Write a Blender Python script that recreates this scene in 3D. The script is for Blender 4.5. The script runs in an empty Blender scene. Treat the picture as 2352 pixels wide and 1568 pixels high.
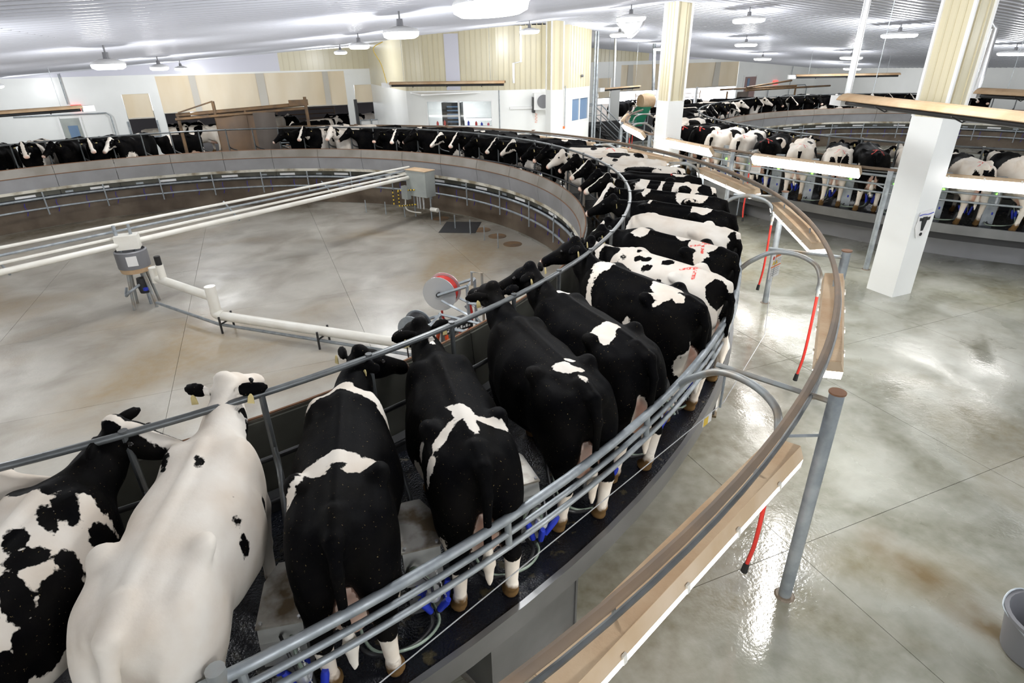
import bpy, math, random
import numpy as np
from mathutils import Matrix, Vector
random.seed(7); np.random.seed(7)
SC = bpy.context.scene
COL = SC.collection
PI = math.pi
# ================================================================== camera
cam_d = bpy.data.cameras.new('camera'); cam = bpy.data.objects.new('camera', cam_d); COL.objects.link(cam)
cam_d.sensor_width = 36.0; cam_d.lens = 20.645; cam_d.clip_start = 0.05; cam_d.clip_end = 300
_rt = Vector((0.923524, -0.383082, -0.018766)); _up = Vector((0.184679, 0.401270, 0.897149)); _fw = Vector((0.336151, 0.832004, -0.441330))
_m = Matrix((_rt, _up, -_fw)).transposed().to_4x4(); _m.translation = Vector((2.854, -14.031, 4.725))
cam.matrix_world = _m
SC.camera = cam
# ================================================================== world, exposure
wd = bpy.data.worlds.new('overcast_sky'); SC.world = wd; wd.use_nodes = True
_bg = wd.node_tree.nodes['Background']; _bg.inputs[0].default_value = (0.88, 0.92, 1.0, 1); _bg.inputs[1].default_value = 4.0
SC.view_settings.view_transform = 'Standard'; SC.view_settings.look = 'None'
SC.view_settings.gamma = 1.0; SC.view_settings.use_curve_mapping = False
SC.view_settings.exposure = 0.0
SC.cycles.max_bounces = 6; SC.cycles.diffuse_bounces = 4; SC.cycles.glossy_bounces = 3; SC.cycles.transmission_bounces = 3; SC.cycles.transparent_max_bounces = 6
SC.cycles.caustics_reflective = False; SC.cycles.caustics_refractive = False
LED_W, TUBE_W = 132.0, 30.0        # watts of each ceiling light / each tube light
LED_E, TUBE_E = 6.0, 5.0           # glow of their lenses

# ================================================================== helpers
class MB:
    def __init__(s): s.v = []; s.f = []
    def add(s, vs, fs):
        o = len(s.v); s.v += [tuple(p) for p in vs]; s.f += [tuple(i + o for i in f) for f in fs]; return s
    def box(s, c, size, rz=0.0, M=None):
        hx, hy, hz = size[0] / 2, size[1] / 2, size[2] / 2
        vs = [Vector((x, y, z)) for x in (-hx, hx) for y in (-hy, hy) for z in (-hz, hz)]
        R = M if M is not None else Matrix.Rotation(rz, 3, 'Z')
        c = Vector(c); vs = [R @ p + c for p in vs]
        return s.add(vs, [(0, 1, 3, 2), (4, 6, 7, 5), (0, 4, 5, 1), (2, 3, 7, 6), (0, 2, 6, 4), (1, 5, 7, 3)])
    def box2(s, lo, hi):
        return s.box([(a + b) / 2 for a, b in zip(lo, hi)], [abs(b - a) for a, b in zip(lo, hi)])
    def tube(s, pts, r, n=8, closed=False):
        pts = [Vector(p) for p in pts]; N = len(pts)
        rs = r if isinstance(r, (list, tuple)) else [r] * N
        vs = []; nrm = None
        for i in range(N):
            if closed: t = pts[(i + 1) % N] - pts[i - 1]
            else: t = pts[min(i + 1, N - 1)] - pts[max(i - 1, 0)]
            t.normalize()
            if nrm is None:
                a = Vector((0, 0, 1)) if abs(t.z) < 0.9 else Vector((1, 0, 0)); nrm = (a - t * a.dot(t)).normalized()
            else:
                nrm = nrm - t * nrm.dot(t); nrm.normalize()
            b = t.cross(nrm)
            for k in range(n):
                a = 2 * PI * k / n
                vs.append(pts[i] + (nrm * math.cos(a) + b * math.sin(a)) * rs[i])
        fs = []
        for i in range(N if closed else N - 1):
            j = (i + 1) % N
            for k in range(n):
                l = (k + 1) % n; fs.append((i * n + k, i * n + l, j * n + l, j * n + k))
        if not closed: fs += [tuple(range(n - 1, -1, -1)), tuple((N - 1) * n + k for k in range(n))]
        return s.add(vs, fs)
    def revolve(s, prof, a0, a1, seg):
        """closed (r,z) profile swept about the z axis from a0 to a1 degrees"""
        full = abs(a1 - a0) > 359.9; n = len(prof); vs = []
        cnt = seg if full else seg + 1
        for i in range(cnt):
            a = math.radians(a0 + (a1 - a0) * i / seg)
            vs += [(r * math.cos(a), r * math.sin(a), z) for r, z in prof]
        fs = []
        for i in range(seg):
            j = (i + 1) % cnt
            for k in range(n):
                l = (k + 1) % n; fs.append((i * n + k, j * n + k, j * n + l, i * n + l))
        if not full: fs += [tuple(range(n)), tuple((cnt - 1) * n + k for k in range(n - 1, -1, -1))]
        return s.add(vs, fs)
    def lathe(s, prof, c=(0, 0, 0), n=20, M=None):
        c = Vector(c); vs = []; fs = []; m = len(prof)
        for i in range(n):
            a = 2 * PI * i / n
            for r, z in prof:
                p = Vector((r * math.cos(a), r * math.sin(a), z)); vs.append((M @ p if M is not None else p) + c)
        for i in range(n):
            j = (i + 1) % n
            for k in range(m - 1): fs.append((i * m + k, j * m + k, j * m + k + 1, i * m + k + 1))
        fs += [tuple(i * m for i in range(n - 1, -1, -1)), tuple(i * m + m - 1 for i in range(n))]
        return s.add(vs, fs)
    def prism(s, poly, z0, z1, M=None, c=(0, 0, 0)):
        n = len(poly); c = Vector(c)
        vs = [Vector((x, y, z0)) for x, y in poly] + [Vector((x, y, z1)) for x, y in poly]
        vs = [(M @ p if M is not None else p) + c for p in vs]
        return s.add(vs, [tuple(range(n - 1, -1, -1)), tuple(range(n, 2 * n))] + [(k, (k + 1) % n, n + (k + 1) % n, n + k) for k in range(n)])
    def mesh(s, name, mat, smooth=False):
        me = bpy.data.meshes.new(name); me.from_pydata(s.v, [], s.f)
        if mat: me.materials.append(mat)
        if smooth:
            me.polygons.foreach_set('use_smooth', [True] * len(me.polygons))
            try: me.set_sharp_from_angle(angle=math.radians(45))
            except Exception: pass
        me.update(); return me
    def build(s, name, mat, parent=None, smooth=False, loc=None, rz=0.0):
        return link(name, s.mesh(name, mat, smooth), parent, loc, rz)
def link(name, data, parent=None, loc=None, rz=0.0):
    o = bpy.data.objects.new(name, data); COL.objects.link(o)
    if parent is not None: o.parent = parent
    if loc is not None: o.location = loc
    if rz: o.rotation_euler = (0, 0, rz)
    return o
def tag(o, label=None, cat=None, group=None, kind=None):
    if label: o['label'] = label
    if cat: o['category'] = cat
    if group: o['group'] = group
    if kind: o['kind'] = kind
    return o
def empty(name, loc=(0, 0, 0), rz=0.0):
    o = bpy.data.objects.new(name, None); COL.objects.link(o); o.location = loc; o.rotation_euler = (0, 0, rz); o.empty_display_size = 0.1; return o
def copy_tree(o, parent=None):
    c = o.copy(); COL.objects.link(c); c.parent = parent
    for ch in o.children: copy_tree(ch, c)
    return c
def pol(r, deg, z=0.0):
    a = math.radians(deg); return Vector((r * math.cos(a), r * math.sin(a), z))
def arc(r, a0, a1, z, n):
    return [pol(r, a0 + (a1 - a0) * i / n, z) for i in range(n + 1)]
def smooth_path(pts, n=6):
    pts = [Vector(p) for p in pts]; out = []
    P = [pts[0] * 2 - pts[1]] + pts + [pts[-1] * 2 - pts[-2]]
    for i in range(1, len(P) - 2):
        a, b, c, d = P[i - 1], P[i], P[i + 1], P[i + 2]
        for k in range(n):
            t = k / n
            out.append(0.5 * ((2 * b) + (c - a) * t + (2 * a - 5 * b + 4 * c - d) * t * t + (3 * b - a - 3 * c + d) * t ** 3))
    out.append(pts[-1]); return out
ORD = ['zeroth', 'first', 'second', 'third', 'fourth', 'fifth', 'sixth', 'seventh', 'eighth', 'ninth', 'tenth', 'eleventh', 'twelfth', 'thirteenth',
       'fourteenth', 'fifteenth', 'sixteenth', 'seventeenth', 'eighteenth', 'nineteenth', 'twentieth']
def ordn(i):
    if i <= 20: return ORD[i]
    tens = {2: 'twenty', 3: 'thirty', 4: 'forty', 5: 'fifty'}[i // 10]
    return tens + '-' + ORD[i % 10] if i % 10 else {2: 'twentieth', 3: 'thirtieth', 4: 'fortieth', 5: 'fiftieth'}[i // 10]

# ================================================================== materials
def mk(name, col, rough=0.5, metal=0.0, col2=None, scale=4.0, detail=4.0, lo=0.35, hi=0.65, bump=0.0, bscale=None, world=False, rough2=None,
       emit=None, estr=0.0, sheen=0.0, stretch=None, spec=None):
    m = bpy.data.materials.new(name); m.use_nodes = True; nt = m.node_tree; N = nt.nodes; L = nt.links
    b = N['Principled BSDF']; b.inputs['Base Color'].default_value = (*col, 1); b.inputs['Roughness'].default_value = rough; b.inputs['Metallic'].default_value = metal
    if spec is not None: b.inputs['Specular IOR Level'].default_value = spec
    if emit: b.inputs['Emission Color'].default_value = (*emit, 1); b.inputs['Emission Strength'].default_value = estr
    if col2 or bump or rough2 is not None:
        if world:
            g = N.new('ShaderNodeNewGeometry'); vec = g.outputs['Position']
        else:
            tc = N.new('ShaderNodeTexCoord'); vec = tc.outputs['Object']
        if stretch:
            mp = N.new('ShaderNodeMapping'); mp.inputs['Scale'].default_value = stretch; L.new(vec, mp.inputs['Vector']); vec = mp.outputs['Vector']
        nz = N.new('ShaderNodeTexNoise'); nz.inputs['Scale'].default_value = scale; nz.inputs['Detail'].default_value = detail; L.new(vec, nz.inputs['Vector'])
        mr = N.new('ShaderNodeMapRange'); mr.inputs['From Min'].default_value = lo; mr.inputs['From Max'].default_value = hi; L.new(nz.outputs['Fac'], mr.inputs['Value'])
        if col2:
            mx = N.new('ShaderNodeMix'); mx.data_type = 'RGBA'; mx.inputs[6].default_value = (*col, 1); mx.inputs[7].default_value = (*col2, 1)
            L.new(mr.outputs['Result'], mx.inputs[0]); L.new(mx.outputs[2], b.inputs['Base Color'])
        if rough2 is not None:
            m2 = N.new('ShaderNodeMapRange'); m2.inputs['To Min'].default_value = rough; m2.inputs['To Max'].default_value = rough2
            L.new(mr.outputs['Result'], m2.inputs['Value']); L.new(m2.outputs['Result'], b.inputs['Roughness'])
        if bump:
            n2 = N.new('ShaderNodeTexNoise'); n2.inputs['Scale'].default_value = bscale or scale * 6; n2.inputs['Detail'].default_value = 3; L.new(vec, n2.inputs['Vector'])
            bp = N.new('ShaderNodeBump'); bp.inputs['Strength'].default_value = bump; bp.inputs['Distance'].default_value = 0.02
            L.new(n2.outputs['Fac'], bp.inputs['Height']); L.new(bp.outputs['Normal'], b.inputs['Normal'])
    return m
M = {}
M['ceiling'] = mk('ceiling_steel', (0.60, 0.61, 0.66), 0.36, 0.0, (0.54, 0.55, 0.60), 0.25, world=True)
M['ceil_rib'] = mk('ceiling_rib', (0.56, 0.57, 0.62), 0.34)
M['cream'] = mk('cream_liner', (0.66, 0.60, 0.42), 0.28, 0.0, (0.60, 0.55, 0.40), 0.6, world=True)
M['cream_rib'] = mk('cream_rib', (0.60, 0.54, 0.37), 0.28)
M['lavender'] = mk('pale_liner', (0.60, 0.60, 0.68), 0.28)
M['white'] = mk('white_board', (0.85, 0.86, 0.84), 0.32, 0.0, (0.80, 0.81, 0.79), 0.7, world=True)
M['white_paint'] = mk('white_paint', (0.80, 0.80, 0.79), 0.4)
M['galv'] = mk('galvanised_steel', (0.40, 0.43, 0.45), 0.42, 0.55, (0.28, 0.31, 0.33), 7.0, rough2=0.6, spec=0.5)
M['galv_dirty'] = mk('dirty_galvanised', (0.36, 0.38, 0.38), 0.5, 0.5, (0.30, 0.22, 0.13), 4.0, lo=0.45, hi=0.75)
M['steel'] = mk('stainless', (0.42, 0.42, 0.41), 0.30, 0.85, (0.32, 0.32, 0.31), 3.0, rough2=0.45, world=True, stretch=(1, 1, 0.3))
M['steel_dirty'] = mk('stainless_dusty', (0.42, 0.40, 0.36), 0.45, 0.6, (0.12, 0.085, 0.045), 4.0, lo=0.42, hi=0.60, world=True)
M['steel_back'] = mk('dull_back_sheet', (0.13, 0.13, 0.11), 0.42, 0.5, (0.08, 0.078, 0.062), 1.6, world=True)
M['bunker'] = mk('bunker_sheet', (0.37, 0.37, 0.38), 0.42, 0.35, (0.30, 0.30, 0.30), 1.2, world=True)
M['bunker_top'] = mk('bunker_top_sheet', (0.27, 0.25, 0.22), 0.48, 0.3, (0.20, 0.18, 0.15), 1.5, world=True)
M['rust'] = mk('rust_edge', (0.18, 0.085, 0.04), 0.75)
M['splash'] = mk('dried_milk_strip', (0.60, 0.57, 0.48), 0.7, 0, (0.24, 0.20, 0.13), 2.2, lo=0.45, hi=0.62, world=True)
M['dark'] = mk('dark_steel', (0.035, 0.035, 0.036), 0.5, 0.3)
M['railgrey'] = mk('painted_rail', (0.16, 0.17, 0.17), 0.38, 0.5, (0.10, 0.105, 0.105), 5.0)
M['curb'] = mk('curb_steel', (0.24, 0.24, 0.24), 0.38, 0.8, (0.18, 0.18, 0.18), 1.5, world=True)
M['rubber'] = mk('black_rubber_mat', (0.004, 0.005, 0.008), 0.18, 0, (0.045, 0.036, 0.016), 9.0, detail=6, lo=0.60, hi=0.72, bump=0.5, bscale=55, world=True, rough2=0.5)
M['blackp'] = mk('black_plastic', (0.012, 0.012, 0.013), 0.4)
M['pit'] = mk('pit_concrete', (0.15, 0.115, 0.08), 0.6, 0, (0.07, 0.048, 0.03), 1.3, world=True, bump=0.2, bscale=9, rough2=0.4)
M['pvc'] = mk('white_pvc', (0.80, 0.78, 0.71), 0.35, 0, (0.73, 0.70, 0.62), 3.0)
M['red'] = mk('red_rubber', (0.55, 0.035, 0.025), 0.4)
M['orange'] = mk('orange_fibreglass', (0.75, 0.09, 0.02), 0.4)
M['blue'] = mk('blue_shell', (0.02, 0.04, 0.42), 0.3)
M['hose_green'] = mk('pale_milk_hose', (0.20, 0.25, 0.20), 0.25)
M['dustcream'] = mk('dusty_cream', (0.60, 0.47, 0.33), 0.7, 0, (0.50, 0.36, 0.22), 3.0)
M['dust'] = mk('dust_tan', (0.45, 0.29, 0.16), 0.85, 0, (0.56, 0.41, 0.26), 2.2, bump=0.3, bscale=30)
M['brownrail'] = mk('dusty_cable_rail', (0.21, 0.14, 0.085), 0.7, 0.0, (0.14, 0.105, 0.075), 2.0)
M['curtain'] = mk('tan_curtain', (0.80, 0.71, 0.56), 0.8, 0, (0.74, 0.62, 0.44), 0.8, world=True, stretch=(1, 1, 0.25))
M['curtain_grey'] = mk('grey_curtain_band', (0.58, 0.55, 0.49), 0.8)
M['flap'] = mk('brown_rubber_flap', (0.16, 0.095, 0.05), 0.7, 0, (0.11, 0.075, 0.05), 1.2, world=True)
M['flap2'] = mk('dark_rubber_flap', (0.085, 0.068, 0.055), 0.7)
M['rustframe'] = mk('rusty_frame', (0.20, 0.115, 0.05), 0.7, 0, (0.11, 0.07, 0.04), 3.0)
M['exit'] = mk('exit_red', (0.8, 0.05, 0.05), 0.4, emit=(1.0, 0.12, 0.10), estr=1.3)
M['green'] = mk('green_enamel', (0.012, 0.16, 0.085), 0.35)
M['green_led'] = mk('green_indicator', (0.1, 0.8, 0.1), 0.4, emit=(0.25, 1.0, 0.1), estr=3.0)
M['yellow'] = mk('yellow_tag', (0.70, 0.48, 0.05), 0.5)
M['tagbuff'] = mk('buff_tag', (0.62, 0.50, 0.22), 0.55)
M['pink'] = mk('pink_tag', (0.75, 0.10, 0.16), 0.5)
M['hoof'] = mk('hoof_dirt', (0.2, 0.12, 0.06), 0.8)
M['eye'] = mk('eye_gloss', (0.008, 0.006, 0.005), 0.1)
M['greybox'] = mk('grey_enamel', (0.36, 0.385, 0.36), 0.38, 0, (0.30, 0.32, 0.30), 2.0)
M['greypail'] = mk('grey_plastic', (0.17, 0.17, 0.18), 0.45)
M['film'] = mk('blue_grey_pane', (0.16, 0.24, 0.36), 0.12)
M['sign'] = mk('sign_white', (0.75, 0.74, 0.72), 0.4)
M['sign_orange'] = mk('sign_orange', (0.75, 0.20, 0.05), 0.5)
M['sign_grey'] = mk('sign_print', (0.35, 0.35, 0.34), 0.5)
M['door'] = mk('dark_pink_door', (0.30, 0.20, 0.19), 0.5)
M['duct'] = mk('bright_pipe', (0.70, 0.71, 0.72), 0.25, 0.6)
M['pen'] = mk('pen_floor', (0.14, 0.11, 0.08), 0.8, 0, (0.09, 0.07, 0.05), 0.8, world=True)
M['roofdark'] = mk('pen_dark_sheet', (0.16, 0.15, 0.16), 0.7)
M['led'] = mk('led_lens', (0.9, 0.9, 0.9), 0.4, emit=(0.97, 0.98, 1.0), estr=LED_E)
M['tubelens'] = mk('tube_lens', (0.9, 0.9, 0.9), 0.4, emit=(1.0, 0.97, 0.92), estr=TUBE_E)
for _k in ('led', 'tubelens', 'exit', 'green_led'):
    try: M[_k].cycles.emission_sampling = 'NONE'      # each lamp carries its own light
    except Exception: pass
def thin_glass(name, tint, gloss=0.12, clear=1.0):
    m = bpy.data.materials.new(name); m.use_nodes = True; nt = m.node_tree; N = nt.nodes; L = nt.links; N.remove(N['Principled BSDF'])
    t = N.new('ShaderNodeBsdfTransparent'); t.inputs[0].default_value = (*tint, 1); g = N.new('ShaderNodeBsdfGlossy'); g.inputs['Roughness'].default_value = 0.05
    mx = N.new('ShaderNodeMixShader'); mx.inputs[0].default_value = gloss; L.new(t.outputs[0], mx.inputs[1]); L.new(g.outputs[0], mx.inputs[2]); L.new(mx.outputs[0], N['Material Output'].inputs[0]); return m
M['glass'] = thin_glass('window_glass', (0.92, 0.95, 0.96), 0.07)
M['poly'] = thin_glass('clear_film', (0.93, 0.93, 0.93), 0.22)

def floor_material():
    """wet concrete: dull brown inside the ring, olive grey with puddles outside; stains follow the place"""
    m = bpy.data.materials.new('wet_concrete'); m.use_nodes = True; nt = m.node_tree; N = nt.nodes; L = nt.links; b = N['Principled BSDF']
    g = N.new('ShaderNodeNewGeometry'); P = g.outputs['Position']
    def noise(s, d=5, stretch=None, dist=0.0):
        n = N.new('ShaderNodeTexNoise'); n.inputs['Scale'].default_value = s; n.inputs['Detail'].default_value = d; n.inputs['Distortion'].default_value = dist
        L.new(P, n.inputs['Vector']); return n.outputs['Fac']
    def rng(v, a, c, x=0.0, y=1.0):
        r = N.new('ShaderNodeMapRange'); r.inputs['From Min'].default_value = a; r.inputs['From Max'].default_value = c; r.inputs['To Min'].default_value = x; r.inputs['To Max'].default_value = y
        L.new(v, r.inputs['Value']); return r.outputs['Result']
    def mix(f, a, c):
        x = N.new('ShaderNodeMix'); x.data_type = 'RGBA'
        if isinstance(f, float): x.inputs[0].default_value = f
        else: L.new(f, x.inputs[0])
        for i, s in ((6, a), (7, c)):
            if isinstance(s, tuple): x.inputs[i].default_value = (*s, 1)
            else: L.new(s, x.inputs[i])
        return x.outputs[2]
    def math_(op, a, c):
        x = N.new('ShaderNodeMath'); x.operation = op
        for i, s in ((0, a), (1, c)):
            if isinstance(s, (int, float)): x.inputs[i].default_value = s
            else: L.new(s, x.inputs[i])
        return x.outputs[0]
    sep = N.new('ShaderNodeSeparateXYZ'); L.new(P, sep.inputs[0])
    flat = N.new('ShaderNodeCombineXYZ'); L.new(sep.outputs[0], flat.inputs[0]); L.new(sep.outputs[1], flat.inputs[1])
    ln = N.new('ShaderNodeVectorMath'); ln.operation = 'LENGTH'; L.new(flat.outputs[0], ln.inputs[0])
    R = math_('ADD', ln.outputs['Value'], math_('MULTIPLY', noise(0.8, 3), 0.0))
    inner = rng(R, 9.4, 9.6, 1.0, 0.0)
    big = noise(0.22, 4, dist=0.6); mid = noise(0.9, 6, dist=0.5); fine = noise(7.0, 5)
    out_c = mix(rng(mid, 0.38, 0.66), (0.145, 0.146, 0.108), (0.30, 0.305, 0.27))
    out_c = mix(rng(big, 0.58, 0.72), out_c, (0.15, 0.125, 0.06))
    track = math_('MULTIPLY', math_('MULTIPLY', rng(R, 11.3, 11.7), rng(R, 12.5, 13.3, 1.0, 0.0)), rng(noise(0.7, 4), 0.30, 0.62, 0.35, 0.95)); out_c = mix(track, out_c, (0.125, 0.105, 0.068))
    in_c = mix(rng(mid, 0.36, 0.62), (0.275, 0.245, 0.20), (0.44, 0.415, 0.36))
    in_c = mix(rng(big, 0.50, 0.66), in_c, (0.30, 0.225, 0.13))
    # brown mud by the far inside wall
    far = math_('MULTIPLY', math_('MULTIPLY', rng(R, 6.9, 8.8), rng(noise(0.45, 4), 0.36, 0.52)), rng(sep.outputs[1], 0.0, 3.5)); in_c = mix(far, in_c, (0.06, 0.042, 0.018))
    c = mix(inner, out_c, in_c); c = mix(math_('MULTIPLY', rng(fine, 0.3, 0.75), 0.35), c, (0.36, 0.35, 0.31))
    # a brown run-off streak on the slab beside the pail
    dx = math_('SUBTRACT', sep.outputs[0], 8.15); dy = math_('ADD', sep.outputs[1], math_('MULTIPLY', noise(1.2, 4), 0.25)); dd = math_('ABSOLUTE', dx, 0.0)
    st = math_('MULTIPLY', rng(dd, 0.05, 0.32, 1.0, 0.0), math_('MULTIPLY', rng(dy, -12.9, -12.2, 0.8, 1.0), rng(dy, -11.0, -10.75, 1.0, 0.0)))
    st = math_('MULTIPLY', st, rng(dy, -14.5, -14.0)); st = math_('MULTIPLY', st, rng(noise(2.5, 5), 0.30, 0.62, 0.25, 1.0)); c = mix(math_('MULTIPLY', st, 0.85), c, (0.115, 0.072, 0.018))
    L.new(c, b.inputs['Base Color'])
    wet = math_('MULTIPLY', rng(noise(0.55, 6, dist=0.8), 0.36, 0.60), math_('SUBTRACT', 1.0, math_('MULTIPLY', inner, 0.55)))
    rough = rng(wet, 0.0, 1.0, 0.50, 0.08); L.new(rough, b.inputs['Roughness'])
    L.new(rng(wet, 0.0, 1.0, 0.35, 0.75), b.inputs['Specular IOR Level'])
    bp = N.new('ShaderNodeBump'); bp.inputs['Strength'].default_value = 0.16; bp.inputs['Distance'].default_value = 0.02
    L.new(math_('ADD', fine, math_('MULTIPLY', noise(30, 3), 0.5)), bp.inputs['Height']); L.new(bp.outputs['Normal'], b.inputs['Normal'])
    return m
M['floor'] = floor_material()

def coat_material():
    m = bpy.data.materials.new('holstein_coat'); m.use_nodes = True; nt = m.node_tree; N = nt.nodes; L = nt.links; b = N['Principled BSDF']
    tc = N.new('ShaderNodeTexCoord'); oi = N.new('ShaderNodeObjectInfo')
    add = N.new('ShaderNodeVectorMath'); add.operation = 'MULTIPLY_ADD'; add.inputs[1].default_value = (1, 1, 1); L.new(tc.outputs['Object'], add.inputs[0])
    cr = N.new('ShaderNodeCombineXYZ'); ml = N.new('ShaderNodeMath'); ml.operation = 'MULTIPLY'; ml.inputs[1].default_value = 40; L.new(oi.outputs['Random'], ml.inputs[0]); L.new(ml.outputs[0], cr.inputs[0]); L.new(ml.outputs[0], cr.inputs[1]); L.new(cr.outputs[0], add.inputs[2])
    vec = add.outputs[0]
    def at(n):
        a = N.new('ShaderNodeAttribute'); a.attribute_name = n; return a.outputs['Fac']
    def noise(s, d):
        n = N.new('ShaderNodeTexNoise'); n.inputs['Scale'].default_value = s; n.inputs['Detail'].default_value = d; L.new(vec, n.inputs['Vector']); return n.outputs['Fac']
    def m_(op, a, c, d=None):
        x = N.new('ShaderNodeMath'); x.operation = op
        for i, s in enumerate((a, c, d)):
            if s is None: continue
            if isinstance(s, (int, float)): x.inputs[i].default_value = s
            else: L.new(s, x.inputs[i])
        return x.outputs[0]
    def rng(v, a, c, x=0.0, y=1.0):
        r = N.new('ShaderNodeMapRange'); r.inputs['From Min'].default_value = a; r.inputs['From Max'].default_value = c; r.inputs['To Min'].default_value = x; r.inputs['To Max'].default_value = y
        L.new(v, r.inputs['Value']); return r.outputs['Result']
    def mix(f, a, c):
        x = N.new('ShaderNodeMix'); x.data_type = 'RGBA'; L.new(f, x.inputs[0])
        for i, s in ((6, a), (7, c)):
            if isinstance(s, tuple): x.inputs[i].default_value = (*s, 1)
            else: L.new(s, x.inputs[i])
        return x.outputs[2]
    f = m_('MULTIPLY_ADD', m_('SUBTRACT', noise(7.0, 2), 0.5), 0.055, at('coat'))
    f = m_('MULTIPLY_ADD', m_('SUBTRACT', noise(30.0, 4), 0.5), 0.040, f)
    white = mix(rng(noise(3.0, 4), 0.35, 0.7), (0.76, 0.71, 0.635), (0.66, 0.575, 0.48))
    black = mix(rng(noise(4.0, 4), 0.4, 0.7), (0.0018, 0.0018, 0.0022), (0.005, 0.0045, 0.004))
    # flecks of dust on the back
    black = mix(rng(noise(70.0, 2), 0.715, 0.74), black, (0.16, 0.12, 0.06))
    c = mix(rng(f, -0.003, 0.003), black, white)
    c = mix(m_('MULTIPLY', at('pink'), rng(noise(5, 3), 0.3, 0.6, 0.6, 1.0)), c, (0.66, 0.39, 0.29))
    c = mix(rng(m_('MULTIPLY_ADD', m_('SUBTRACT', noise(14, 4), 0.5), 0.9, at('dirt')), 0.35, 0.75), c, (0.13, 0.075, 0.03))
    c = mix(m_('MULTIPLY', rng(at('paint'), 0.016, 0.024, 1.0, 0.0), rng(noise(35, 2), 0.38, 0.55)), c, (0.70, 0.10, 0.08))
    L.new(c, b.inputs['Base Color']); b.inputs['Roughness'].default_value = 0.62; b.inputs['Specular IOR Level'].default_value = 0.03
    bp = N.new('ShaderNodeBump'); bp.inputs['Strength'].default_value = 0.12; bp.inputs['Distance'].default_value = 0.01
    L.new(noise(45.0, 3), bp.inputs['Height']); L.new(bp.outputs['Normal'], b.inputs['Normal'])
    return m
M['coat'] = coat_material()

# ================================================================== the building
X0, X1, Y0, Y1 = -15.15, 42.45, -20.5, 22.0
RIDGE = 14.4
def ceil_z(x, y):
    z = 5.0 + 0.07 * (min(x, RIDGE) - 0.5)
    if x > RIDGE: z -= 0.085 * (x - RIDGE)
    return z - 0.015 * (y + 0.24)
# floor: cast slabs with sawn joints, on a base
floor = MB().box2((X0 - 1, Y0 - 0.5, -0.3), (X1 + 1, 40, -0.03)).build('floor', M['pit']); tag(floor, kind='structure')
_slab = MB().box2((0.003, 0.003, -0.1), (3.197, 3.197, 0.0)).mesh('slab', M['floor'])
for i in range(18):
    for j in range(14):
        o = link('slab', _slab, floor, (X0 + 3.2 * i, Y0 + 3.2 * j, 0))
# ceiling: two slopes of ribbed liner sheet
def slope(name, xa, xb):
    c = [(xa, Y0), (xb, Y0), (xb, Y1), (xa, Y1)]
    m = MB(); m.add([(x, y, ceil_z(x, y)) for x, y in c] + [(x, y, ceil_z(x, y) + 0.15) for x, y in c],
                    [(0, 3, 2, 1), (4, 5, 6, 7), (0, 1, 5, 4), (1, 2, 6, 5), (2, 3, 7, 6), (3, 0, 4, 7)])
    o = m.build(name, M['ceiling']); tag(o, kind='structure')
    r = MB(); y = Y0 + 0.15
    while y < Y1:
        a = Vector((xa, y, ceil_z(xa, y))); b = Vector((xb, y, ceil_z(xb, y)))
        w2, h = 0.022, 0.022
        r.add([a + Vector((0, -w2, 0)), a + Vector((0, w2, 0)), a + Vector((0, w2 * .5, -h)), a + Vector((0, -w2 * .5, -h)),
               b + Vector((0, -w2, 0)), b + Vector((0, w2, 0)), b + Vector((0, w2 * .5, -h)), b + Vector((0, -w2 * .5, -h))],
              [(0, 4, 5, 1), (1, 5, 6, 2), (2, 6, 7, 3), (3, 7, 4, 0)])
        y += 0.305
    x = xa + 1.2
    while x < xb:                                   # screw laps between sheets
        a = Vector((x, Y0, ceil_z(x, Y0))); b = Vector((x, Y1, ceil_z(x, Y1)))
        r.add([a, a + Vector((0.03, 0, 0)), a + Vector((0.03, 0, -0.006)), a + Vector((0, 0, -0.006)), b, b + Vector((0.03, 0, 0)), b + Vector((0.03, 0, -0.006)), b + Vector((0, 0, -0.006))],
              [(0, 4, 5, 1), (1, 5, 6, 2), (2, 6, 7, 3), (3, 7, 4, 0)])
        x += 3.6
    ro = r.build('rib', M['ceil_rib'], o); tag(ro, kind='stuff')
    return o
slope('ceiling', X0, RIDGE); slope('ceiling', RIDGE, X1)
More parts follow.
